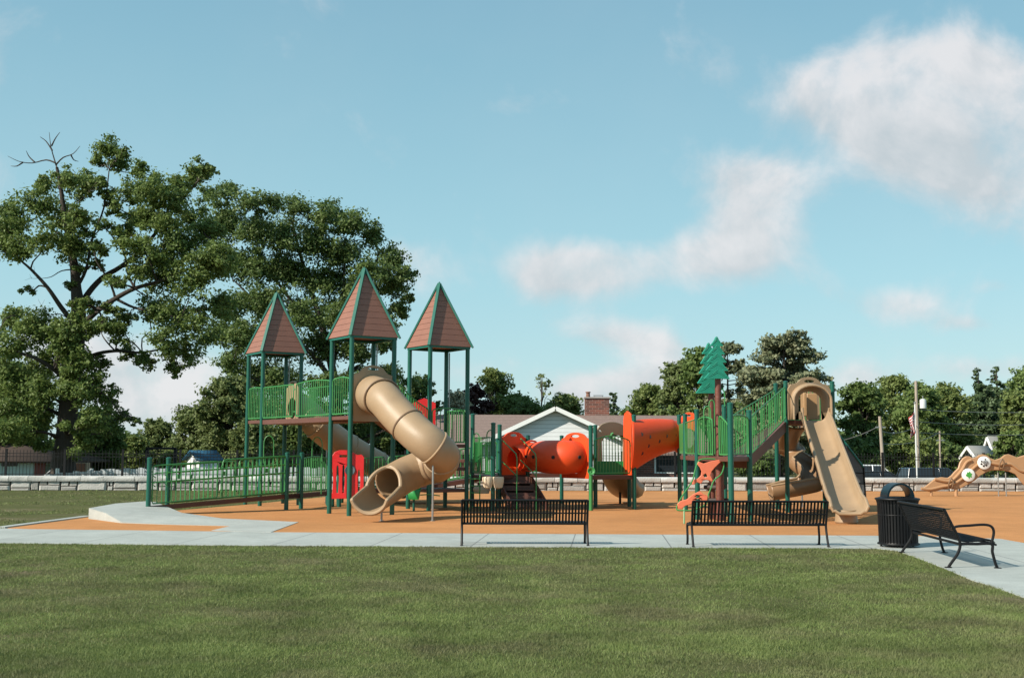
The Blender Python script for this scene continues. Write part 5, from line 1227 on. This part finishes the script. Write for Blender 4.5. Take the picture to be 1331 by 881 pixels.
def limb(mb, a, b, r0, r1, sag=.12, n=6, wob=.05):
    a, b = Vector(a), Vector(b); L = (b - a).length; pts = []
    for i in range(n + 1):
        t_ = i / n; p = a.lerp(b, t_) + Vector((0, 0, math.sin(t_ * math.pi) * L * sag)); 
        if 0 < i < n: p += Vector((rnd.uniform(-1, 1), rnd.uniform(-1, 1), rnd.uniform(-1, 1))) * L * wob
        pts.append(p)
    pts = smooth(pts, 2); mb.tube(pts, [r0 + (r1 - r0) * (i / (len(pts) - 1)) for i in range(len(pts))], 6)
    return pts
def twigs(mb, p, d, L, r, depth):
    if depth == 0: return
    for _ in range(2 if depth > 1 else 3):
        v = (d + Vector((rnd.uniform(-.8, .8), rnd.uniform(-.8, .8), rnd.uniform(-.5, .8)))).normalized(); q = p + v * L * rnd.uniform(.6, 1.1)
        limb(mb, p, q, r, r * .5, .02, 3, .06); twigs(mb, q, v, L * .62, r * .5, depth - 1)
OAKL = leafmat('oak_leaves', (0.067, 0.110, 0.028), (0.217, 0.286, 0.076), 0.38)
DKL = leafmat('maple_leaves', (0.057, 0.096, 0.030), (0.182, 0.250, 0.069), 0.38)
MIDL = leafmat('mid_leaves', (0.083, 0.130, 0.034), (0.218, 0.290, 0.088), 0.38)
OLVL = leafmat('olive_leaves', (0.092, 0.127, 0.040), (0.208, 0.251, 0.089), 0.35)
LIGL = leafmat('light_leaves', (0.103, 0.146, 0.035), (0.259, 0.306, 0.103), 0.4)
PINL = leafmat('pine_needles', (0.085, 0.116, 0.056), (0.265, 0.268, 0.154), 0.2)
PURL = leafmat('plum_leaves', (.03, .014, .014), (.07, .032, .030), .2)
SPRL = leafmat('spruce_needles', (0.037, 0.066, 0.029), (0.106, 0.154, 0.064), 0.2)
FLWL = leafmat('cream_blossom', (.20, .22, .13), (.42, .43, .32), .2)

# the big oak
YO = 58.0
OAK = [(140,192,20),(120,212,14),(150,215,18),(182,222,15),(202,232,13),(85,235,20),(112,240,22),(58,238,14),(256,226,18),(236,238,16),(268,220,9),(160,200,12),
 (15,280,24),(45,268,24),(75,275,22),(103,285,20),(22,320,22),(60,312,22),(95,322,22),(113,300,13),(0,300,24),(-22,300,28),(-40,330,26),
 (170,250,20),(200,250,22),(226,260,24),(166,290,18),(190,280,22),(216,294,26),(246,280,22),(180,318,22),(212,330,24),(240,318,26),(270,300,22),(276,338,26),(180,350,18),(128,342,9),(220,364,26),(256,366,26),(290,330,22),
 (200,402,22),(230,410,26),(256,420,22),(212,445,22),(246,454,20),(270,440,15),(166,458,16),(190,468,16),(228,478,13),(284,400,22),
 (18,412,22),(50,428,26),(80,428,18),(18,450,26),(60,470,25),(88,460,17),(14,490,26),(50,508,24),(88,500,18),(20,530,26),(56,542,20),(4,560,24),(36,564,18),(38,378,9),(-20,470,28),(-20,520,30),
 (120,500,20),(142,520,18),(158,543,14),(118,548,20),(142,560,13),(110,575,16),(103,468,15),(130,474,13),(172,546,7),(104,438,12),(84,452,16),(118,428,14),(132,425,15),(152,432,16),(106,352,11),(122,322,13),(138,402,11),(100,512,16),(84,556,10),(152,368,13),(140,300,14),(160,312,15),(142,250,12),(150,270,12),(128,236,12),(92,395,8),(160,415,14),(108,560,12),(98,585,12),(60,578,12),(95,440,15),(100,470,17),(86,482,15),(112,395,12),(92,508,14),(102,418,12),(90,370,8)]
lob = []; rnd.seed(5)
for (x, y, r) in OAK:
    dep = rnd.uniform(-2.6, 2.6)
    lob.append(lobe_px(x, y, r, YO, dep))
    if 380 < y < 560 and 70 < x < 125: lob.append(lobe_px(x, y, r, YO, -2.2))
    if rnd.random() < .42: lob.append(lobe_px(x + rnd.uniform(-8, 8), y + rnd.uniform(-6, 6), r * .85, YO, -dep * 1.2))
oak = thing('oak_tree', 'huge old oak with thick dark trunk and bare top twigs at the left', 'tree', (P(82, 612, YO).x, YO, -.75))
mb = MB()
TR = [(82, 625, .74), (83, 600, .58), (86, 570, .50), (89, 530, .47), (95, 480, .45), (100, 430, .42), (102, 405, .36), (99, 375, .26), (97, 350, .22), (91, 315, .18), (84, 280, .14), (79, 245, .10), (74, 218, .075)]
tp = [P(x, y, YO) for x, y, r in TR]; tp[0].z = -.8
mb.tube(smooth(tp, 3), list(np.interp(np.linspace(0, len(TR) - 1, (len(TR) - 1) * 3 + 1), range(len(TR)), [q[2] for q in TR])), 14)
nodes = [(p, TR[i][2]) for i, p in enumerate(tp)]
LIMBS = [([(100, 425), (80, 400), (62, 374), (40, 350), (22, 335)], .22, -1), ([(102, 408), (112, 385), (132, 362), (155, 348), (178, 330), (205, 300), (235, 262), (258, 235)], .25, 1), ([(100, 430), (125, 405), (150, 388), (175, 375), (205, 366), (240, 352), (275, 340)], .24, -1.5), ([(99, 375), (112, 350), (120, 310), (135, 270), (142, 220)], .14, .6),
 ([(95, 480), (120, 462), (150, 456), (185, 458), (225, 450)], .18, 1.2), ([(90, 520), (110, 505), (135, 512), (155, 535)], .13, -1.3), ([(92, 500), (70, 480), (45, 465), (15, 455), (-10, 440)], .2, -1), ([(88, 545), (60, 530), (30, 520), (0, 505)], .17, 1.4), ([(84, 280), (100, 265), (115, 250)], .07, -.5), ([(91, 315), (70, 300), (45, 285)], .08, .5), ([(150, 388), (175, 400), (205, 405), (235, 415)], .12, -2.)]
for pts, r0, dy in LIMBS:
    r0 *= .68
    w3 = [P(x, y, YO + dy * min(1, i / 2.0)) for i, (x, y) in enumerate(pts)]; sm_ = smooth(w3, 4); mb.tube(sm_, [r0 + (r0 * .28 - r0) * i / (len(sm_) - 1) for i in range(len(sm_))], 8)
    nodes += [(w3[i], r0 * (1 - .7 * i / len(w3))) for i in range(1, len(w3))]
for l in lob:
    c = Vector(l[:3]); best = min(nodes, key=lambda q: (q[0] - c).length + max(0, q[0].z - c.z) * 1.2)
    limb(mb, best[0], c, min(.09, best[1] * .5), .025, .06, 4, .07)
    for _ in range(3): v = Vector((rnd.uniform(-1, 1), rnd.uniform(-1, 1), rnd.uniform(-.4, 1))).normalized(); limb(mb, c - v * .1, c + v * l[3] * .95, .025, .008, .0, 2, .05)
# bare dead top
for pts in ([(74, 218), (70, 205), (66, 190), (64, 172)], [(72, 212), (60, 208), (42, 212), (25, 210), (10, 203)], [(73, 214), (82, 205), (95, 200), (104, 190)], [(68, 196), (60, 184), (52, 178)], [(67, 190), (72, 180), (78, 172)], [(45, 211), (38, 204), (34, 196)], [(30, 211), (22, 216), (14, 216)], [(92, 201), (96, 208), (102, 210)]):
    w3 = smooth([P(x, y, YO + rnd.uniform(-.2, .2)) for x, y in pts], 3); mb.tube(w3, [.045 - .035 * i / (len(w3) - 1) for i in range(len(w3))], 5)
for pts in ([(97, 350), (80, 352), (66, 360), (52, 362)], [(97, 420), (78, 408), (64, 410)], [(175, 375), (190, 385), (205, 390)]):
    w3 = smooth([P(x, y, YO - .5) for x, y in pts], 3); mb.tube(w3, [.04 - .03 * i / (len(w3) - 1) for i in range(len(w3))], 5); twigs(mb, w3[-1], (w3[-1] - w3[0]).normalized(), .6, .015, 2)
mb.build('trunk', BARK, oak, sharp=80)
lob = [(a, b, c, d * 1.12, e * 1.12, f * 1.12) for a, b, c, d, e, f in lob]
p_, o_ = crown(lob, 1900, .082, .40, .2)
quad_mesh('crown', leaf_quads(p_, o_, .082), OAKL, tuple(ORG['oak_tree']), oak)

# the wide dark tree behind the towers
YM = 84.0
MAP = [(300,243,16),(272,252,18),(290,262,18),(322,264,24),(352,262,20),(386,270,24),(420,284,24),(456,290,24),(486,310,20),(506,335,20),(520,362,18),(530,386,10),(506,372,20),(516,402,17),(500,422,18),(528,350,10),
 (290,292,26),(330,300,28),(370,304,28),(412,320,28),(450,332,28),(480,352,24),(290,340,28),(330,346,30),(376,352,30),(420,362,28),(460,382,28),(300,392,26),(346,396,30),(390,402,28),(432,412,28),(480,412,24),
 (286,430,22),(322,440,30),(366,446,30),(420,452,28),(466,452,25),(500,452,16),(300,470,20),(330,490,28),(370,496,28),(420,500,26),(460,500,24),(512,482,18),(528,500,14),(340,535,28),(380,540,28),(420,545,26),(460,548,24),(500,530,20),(520,556,18),(400,585,22),(450,590,20),(550,560,18),(500,580,18),(350,580,24)]
lob = []
for (x, y, r) in MAP:
    dep = rnd.uniform(-1, 1) * 3.6; lob.append(lobe_px(x, y, r, YM, dep))
    if y > 270: lob.append(lobe_px(x + rnd.uniform(-10, 10), y + rnd.uniform(-8, 8), r * .9, YM, -dep * 1.1 + rnd.uniform(-1, 1)))
mt_ = thing('maple_tree', 'broad dense dark green tree behind the left and middle towers', 'tree', (P(445, 612, YM).x, YM, -.75))
mb = MB(); TRm = [(446, 625, .45), (444, 580, .38), (440, 530, .34), (432, 480, .30), (420, 430, .24), (405, 380, .18), (390, 330, .12), (380, 290, .06)]
tp = [P(x, y, YM) for x, y, r in TRm]; tp[0].z = -.8; mb.tube(smooth(tp, 3), list(np.interp(np.linspace(0, len(TRm) - 1, (len(TRm) - 1) * 3 + 1), range(len(TRm)), [q[2] for q in TRm])), 10)
nodes = [(p, TRm[i][2]) for i, p in enumerate(tp)]
for pts, r0, dy in (([(440, 530), (455, 480), (468, 430), (480, 380), (492, 330)], .22, 1), ([(436, 500), (405, 460), (370, 430), (340, 400), (310, 370)], .2, -1), ([(432, 480), (440, 430), (446, 380), (448, 320)], .18, 0), ([(425, 450), (385, 400), (350, 350), (325, 300)], .17, 1.5), ([(443, 560), (400, 520), (350, 500), (300, 480)], .16, -2)):
    w3 = [P(x, y, YM + dy * i / 2) for i, (x, y) in enumerate(pts)]; sm_ = smooth(w3, 4); mb.tube(sm_, [r0 + (r0 * .28 - r0) * i / (len(sm_) - 1) for i in range(len(sm_))], 8); nodes += [(q, r0 * .5) for q in w3[1:]]
for l in lob:
    c = Vector(l[:3]); best = min(nodes, key=lambda q: (q[0] - c).length + max(0, q[0].z - c.z)); limb(mb, best[0], c, min(.07, best[1] * .5), .02, .05, 4, .06)
mb.build('trunk', BARK, mt_, sharp=80)
p_, o_ = crown(lob, 1000, .11, .40, .2)
quad_mesh('crown', leaf_quads(p_, o_, .11), DKL, tuple(ORG[mt_.name]), mt_)

def auto_tree(label, pxc, ytop, hw, ybot, Y, leafm, kind='round', size=.15, per=150, name='broadleaf_tree', grp='trees behind the fence', seed=0, trunk=True, n=None, cat='tree'):
    global rng
    rng = np.random.default_rng(seed + int(pxc * 3 + ytop)); rnd.seed(seed + int(pxc * 5 + ytop))
    base = P(pxc, 615, Y); th = thing(name, label, cat, (base.x, Y, -.75), grp)
    zt, zb = P(pxc, ytop, Y).z, P(pxc, ybot, Y).z; W_ = hw / FPX * Y; Hc = zt - zb; cz = (zt + zb) / 2
    L = []
    if kind == 'round':
        n = n or int(38 + hw * .7)
        for i in range(n):
            t_ = rnd.random(); a = rnd.uniform(0, 2 * math.pi); zz = zb + Hc * (t_ ** .8)
            rel = (zz - cz) / (Hc / 2); wr = W_ * math.sqrt(max(.05, 1 - abs(rel) ** 2.2)); rr_ = W_ * rnd.uniform(.26, .44)
            q = rnd.uniform(.45, 1) ; zz = min(zz, zt - rr_ * .8)
            L.append((base.x + max(0, wr - rr_ * .6) * q * math.cos(a), Y + max(0, wr - rr_ * .6) * q * math.sin(a) * .8, zz, rr_, rr_, rr_ * .85))
        L.append((base.x + rnd.uniform(-.2, .2) * W_, Y, zt - W_ * .25, W_ * .28, W_ * .28, W_ * .25))
    elif kind == 'cone':
        k = n + 6 if n else 22
        for i in range(k):
            t_ = i / (k - 1); zz = zb + Hc * t_; wr = W_ * (1 - t_) ** .75 + .02
            m_ = max(1, int(7 * (1 - t_)) + 1)
            for j in range(m_):
                a = 2 * math.pi * (j + rnd.random() * .6) / m_; rr_ = max(.34, wr * .6); L.append((base.x + wr * .62 * math.cos(a) * rnd.uniform(.8, 1.15), Y + wr * .62 * math.sin(a), zz + rnd.uniform(-.1, .1) * wr, rr_ * 1.15, rr_ * 1.15, max(.2, rr_ * .5)))
    elif kind == 'pine':
        k = n or 46
        for i in range(k):
            t_ = rnd.random(); zz = zb + Hc * t_; wr = W_ * (.45 + .85 * math.sin(math.pi * min(1, t_ * .78 + .18))) * .8 * rnd.uniform(.5, 1.1) * (1 - .45 * max(0, t_ - .7) / .3)
            a = rnd.uniform(0, 2 * math.pi); rr_ = W_ * rnd.uniform(.20, .36); L.append((base.x + wr * math.cos(a), Y + wr * math.sin(a) * .8, zz, rr_ * 1.25, rr_, rr_ * .5))
    mb = MB(); top = Vector((base.x, Y, zb + Hc * (.75 if kind == 'round' else .97))); r0 = max(.12, W_ * .07)
    mb.tube([Vector((base.x, Y, -.8)), Vector((base.x + rnd.uniform(-.1, .1), Y, zb + Hc * .3)), top], [r0, r0 * .75, r0 * .2], 8)
    for l in L:
        c = Vector(l[:3]); t_ = max(.2, min(1, (c.z - .25 * W_ - zb) / Hc if kind == 'round' else (c.z - zb) / Hc)); a = Vector((base.x, Y, min(top.z, zb + (c.z - zb) * (.6 if kind == 'round' else 1)))); limb(mb, a, c, r0 * .3, .02, .03, 3, .05)
    mb.build('trunk', BARK, th, sharp=80)
    p_, o_ = crown(L, 1.5 * per / (size / .15) ** 1.6 * (1 if kind == 'round' else 1.3), size * .9, .42, .3)
    quad_mesh('crown', leaf_quads(p_, o_, size * .9), leafm, tuple(ORG[th.name]), th)
    return th
A = auto_tree
# left distance
A('dark tree behind the oak at the far left edge', 10, 470, 60, 615, 72, DKL, size=.16, seed=1, per=260)
A('dark low tree right of the oak trunk', 125, 530, 42, 612, 76, DKL, size=.15, seed=2, per=260)
A('pale olive tree far off between the oak and the shed', 205, 545, 32, 615, 95, OLVL, seed=3, per=260)
A('yellow green tree far off left of the shed', 172, 566, 26, 615, 90, LIGL, seed=4, per=260)
A('hazy olive tree directly above the blue shed roof', 250, 530, 38, 615, 88, OLVL, seed=5, per=300)
A('lit olive tree at the lower left of the broad dark tree', 292, 490, 48, 612, 72, OLVL, size=.13, seed=6, per=260)
A('olive bush right of the shed below the broad tree', 330, 545, 36, 615, 70, OLVL, size=.13, seed=7, per=260)
A('low yellow green bush behind the white fence', 232, 585, 24, 615, 78, LIGL, seed=8, per=260, cat='bush', name='bush')
A('dark tree filling the gap behind the bridge', 395, 520, 55, 615, 78, DKL, size=.16, seed=9, per=300)
A('dark tree behind the right tower legs', 500, 505, 50, 615, 94, DKL, size=.16, seed=10, per=300)
# middle
A('round dark tree seen between the middle and right towers', 545, 488, 30, 612, 96, DKL, seed=11, per=260)
A('cream blossoming tree beside the purple tree', 592, 508, 26, 612, 88, FLWL, seed=12, per=260)
A('dark purple leaved tree right of the right tower', 616, 500, 28, 612, 92, PURL, seed=13, per=300)
A('tall lit larch-like tree right of the purple tree', 640, 480, 34, 612, 96, LIGL, seed=14, per=260)
A('dark green tree left of the thin sparse tree', 670, 512, 34, 612, 94, MIDL, seed=15, per=260)
A('thin sparse pale tree with airy crown', 704, 485, 20, 560, 98, OLVL, seed=16, per=90, n=13)
A('dark low tree beneath the sparse one', 690, 522, 34, 612, 92, DKL, seed=17, per=260)
A('light green round tree behind the white gable', 735, 512, 34, 612, 96, LIGL, seed=18, per=260)
A('small pointed spruce right of the chimney', 797, 511, 15, 600, 100, SPRL, kind='cone', n=12, seed=19, per=330, name='conifer')
A('low round tree right of the small spruce', 815, 528, 24, 600, 104, MIDL, seed=20, per=260)
A('low dark spruce left of the birch', 866, 512, 26, 600, 100, SPRL, kind='cone', n=10, seed=21, per=260, name='conifer')
A('light bushy tree behind the sloping orange tunnel', 845, 500, 34, 600, 106, LIGL, seed=22, per=260)
A('pale olive tree left of the tree boards', 884, 470, 34, 600, 92, OLVL, seed=23, per=280)
A('mid green tree just left of the tree boards', 912, 452, 40, 612, 86, MIDL, seed=24, per=280)
A('dark feathery conifer behind the tree boards', 948, 446, 38, 612, 84, PINL, kind='pine', n=80, seed=25, per=340, name='conifer')
A('large dark pine with layered branches behind the stair bridge', 1022, 430, 56, 600, 78, PINL, kind='pine', n=120, size=.14, seed=26, per=420, name='pine_tree')
A('dark undergrowth tree below the large pine', 1000, 520, 55, 615, 82, DKL, size=.16, seed=27, per=280)
# right
A('dark round tree right of the tall slide', 1122, 498, 38, 618, 84, DKL, seed=28, per=360)
A('pale green spreading tree above the leaning pole', 1165, 488, 36, 615, 96, LIGL, seed=29, per=300)
A('olive green tree behind the flagpole', 1200, 500, 38, 615, 90, MIDL, seed=30, per=320)
A('lit green tree right of the transformer', 1238, 500, 36, 615, 94, LIGL, seed=31, per=300)
A('dark spruce with drooping tip, left one of two at the right', 1276, 482, 46, 600, 104, SPRL, kind='cone', n=18, seed=32, per=380, name='conifer')
A('dark spruce nearer the right edge, second of two', 1300, 478, 46, 600, 108, SPRL, kind='cone', n=18, seed=33, per=380, name='conifer')
A('bright green tree at the right edge of the picture', 1326, 508, 30, 600, 88, LIGL, seed=34, per=300)
A('tall green tree behind the bright one at the right edge', 1340, 480, 36, 600, 98, MIDL, seed=35, per=300)
A('yellow green bushy tree at the foot of the flagpole', 1188, 568, 38, 618, 80, LIGL, seed=36, per=340)
A('dark low bush behind the blue estate car', 1222, 572, 32, 618, 84, DKL, seed=37, per=340)
A('low green bush right of the grey roofed houses', 1325, 565, 28, 618, 86, MIDL, seed=38, per=300)
A('green tree in front of the steep grey roof at the right edge', 1316, 560, 26, 618, 76, MIDL, seed=50, per=340)
A('round green bush hiding the foot of the small white house', 1284, 590, 15, 618, 72, LIGL, size=.1, seed=51, per=340, cat='bush', name='bush')
A('dark shrub behind the white car', 1110, 570, 40, 620, 80, DKL, seed=39, per=300, cat='bush', name='bush')
A('green shrub between the stair bridge posts by the fence', 985, 590, 30, 618, 60, MIDL, size=.08, seed=40, per=420, cat='bush', name='bush')
A('bushy tree standing behind the low part of the rear walkway', 640, 560, 40, 615, 100, DKL, size=.16, seed=41, per=260)

# far wood that reads as one mass
rng = np.random.default_rng(2); lobf = []
for px_ in range(-150, 1500, 14):
    top_ = 586 - 12 * abs(math.sin(px_ * .013)) - rng.uniform(0, 8); Y_ = 125 + rng.uniform(-5, 5)
    for yv in np.arange(top_, 600, 8): c = P(px_ + rng.uniform(-6, 6), yv, Y_); lobf.append((c.x, c.y, c.z, 1.3, 1.3, 1.0))
p_, o_ = crown(lobf, 60, .30, .5, .3); fw = quad_mesh('far_wood', leaf_quads(p_, o_, .30), DKL, (0, 125, 0)); tag(fw, 'far off dark band of trees along the horizon behind the houses', 'wood', kind='stuff')

# ------------------------------------------------------------------ grass
def blades(n, ymin, ymax, xw, keep, h0, h1, w_, seed, wmax=99):
    r = np.random.default_rng(seed)
    u = r.random(n); y = 1 / (1 / ymin + (1 / ymax - 1 / ymin) * u); x = r.uniform(-1, 1, n) * xw * y
    nt_ = n // 16; tc_ = r.integers(0, nt_, int(n * .62)); rt = r.uniform(.015, .05, nt_)
    x[:len(tc_)] = x[tc_] + r.normal(size=len(tc_)) * rt[tc_]; y[:len(tc_)] = y[tc_] + r.normal(size=len(tc_)) * rt[tc_]
    k = keep(x, y); x, y = x[k], y[k]; n = len(x)
    # patchiness
    pn_ = np.sin(x * 1.7 + 2 * np.sin(y * .9)) * .5 + np.sin(y * 2.3 + x * .6 + 1.3) * .5 + np.sin(x * 5.1 - y * 3.7) * .35 + r.normal(size=n) * .5
    bare_ = np.sin(x * .83 + 1.1 * np.sin(y * 1.3 + .5)) + np.sin(y * 1.9 - x * .41 + 2.0) + .35 * np.sin(x * 6.3 + y * 4.1)
    k = (pn_ > -.85) & ((bare_ < 1.25) | (r.random(n) < .45)); x, y, pn_ = x[k], y[k], pn_[k]; n = len(x)
    h = r.uniform(h0, h1, n) * (1 + .22 * np.clip(pn_, -1, 1.2)); a = r.uniform(0, 2 * np.pi, n); ww = w_ * (.6 + .8 * r.random(n)) * np.maximum(1, y / 12)
    lx, ly = r.normal(size=n) * h * .55, r.normal(size=n) * h * .55
    V = np.zeros((n, 3, 3), np.float32); V[:, 0] = np.stack([x - np.cos(a) * ww, y - np.sin(a) * ww, np.zeros(n)], 1); V[:, 1] = np.stack([x + np.cos(a) * ww, y + np.sin(a) * ww, np.zeros(n)], 1); V[:, 2] = np.stack([x + lx, y + ly, h], 1)
    return V
lp_ = np.array(LAWN); ex = lp_[:9, 0]; ey = lp_[:9, 1]
poly = [tuple(q) for q in LAWN] + [(LAWN[-1][0], 2.0), (-30, 2.0), (-30, LAWN[0][1])]
def inside(x, y):
    res = np.zeros(len(x), bool); m_ = len(poly)
    for i in range(m_):
        x0, y0 = poly[i]; x1, y1 = poly[(i + 1) % m_]
        c = ((y0 > y) != (y1 > y)) & (x < (x1 - x0) * (y - y0) / (y1 - y0 + 1e-12) + x0); res ^= c
    return res
jr = np.random.default_rng(9)
V = blades(900000, 8.2, 21.6, .50, lambda x, y: inside(x + jr.normal(size=len(x)) * .03, y + np.abs(jr.normal(size=len(x))) * -.05 * np.sin(x * 7) ), .012, .035, .0032, 4)
soilx = lambda x, y: (y > 24.5) & (x < -10.0)
ra_ = np.array(gpts([(8, 686.3), (114, 670.5), (222, 664), (330, 655), (420, 646), (470, 641)]))
def rear(x, y):
    lim = np.interp(x, ra_[:, 0], ra_[:, 1], left=24.0, right=999); return (y > lim + .1) & (y < wy(x) - .2)
V2_ = blades(110000, 23, 50, .52, lambda x, y: rear(x, y) & (np.sin(x * .9 + y * .5) + np.sin(y * 1.1 - x * .3) > -.7), .02, .045, .0045, 5)
V = np.concatenate([V, V2_]); n = len(V)
me = bpy.data.meshes.new('grass'); me.vertices.add(n * 3); me.vertices.foreach_set('co', V.reshape(-1)); me.loops.add(n * 3); me.loops.foreach_set('vertex_index', np.arange(n * 3, dtype=np.int32)); me.polygons.add(n); me.polygons.foreach_set('loop_start', np.arange(0, n * 3, 3, dtype=np.int32)); me.update(calc_edges=True)
gl_ = leafmat('grass_blades', (.105, .148, .040), (.270, .318, .112), .38)
t = gl_.node_tree; mxs = [q for q in t.nodes if q.type == 'MIX'][0]; gtc = N(t, 'ShaderNodeTexCoord')
gn = N(t, 'ShaderNodeTexNoise'); gn.inputs['Scale'].default_value = .45; gn.inputs['Detail'].default_value = 9; gn.inputs['Roughness'].default_value = .72; t.links.new(gtc.outputs['Object'], gn.inputs['Vector'])
gr_ = N(t, 'ShaderNodeMapRange'); t.links.new(gn.outputs[0], gr_.inputs[0]); gr_.inputs[1].default_value = .47; gr_.inputs[2].default_value = .60; gr_.inputs[4].default_value = .62
gx = N(t, 'ShaderNodeMix', data_type='RGBA'); t.links.new(gr_.outputs[0], gx.inputs[0]); gx.inputs[7].default_value = (.22, .19, .11, 1)
g2 = N(t, 'ShaderNodeTexNoise'); g2.inputs['Scale'].default_value = 1.1; g2.inputs['Detail'].default_value = 4; t.links.new(gtc.outputs['Object'], g2.inputs['Vector'])
g3 = N(t, 'ShaderNodeMapRange'); t.links.new(g2.outputs[0], g3.inputs[0]); g3.inputs[1].default_value = .35; g3.inputs[2].default_value = .65; g3.inputs[3].default_value = .72; g3.inputs[4].default_value = 1.2
g4 = N(t, 'ShaderNodeMix', data_type='RGBA', blend_type='MULTIPLY'); g4.inputs[0].default_value = 1; t.links.new(gx.outputs[2], g4.inputs[6]); t.links.new(g3.outputs[0], g4.inputs[7])
for l_ in list(mxs.outputs[2].links): t.links.new(g4.outputs[2], l_.to_socket)
t.links.new(mxs.outputs[2], gx.inputs[6]); me.materials.append(gl_)
go = bpy.data.objects.new('grass', me); col.objects.link(go); tag(go, 'short mown green grass of the lawns in front of and beside the path', 'grass', kind='stuff')
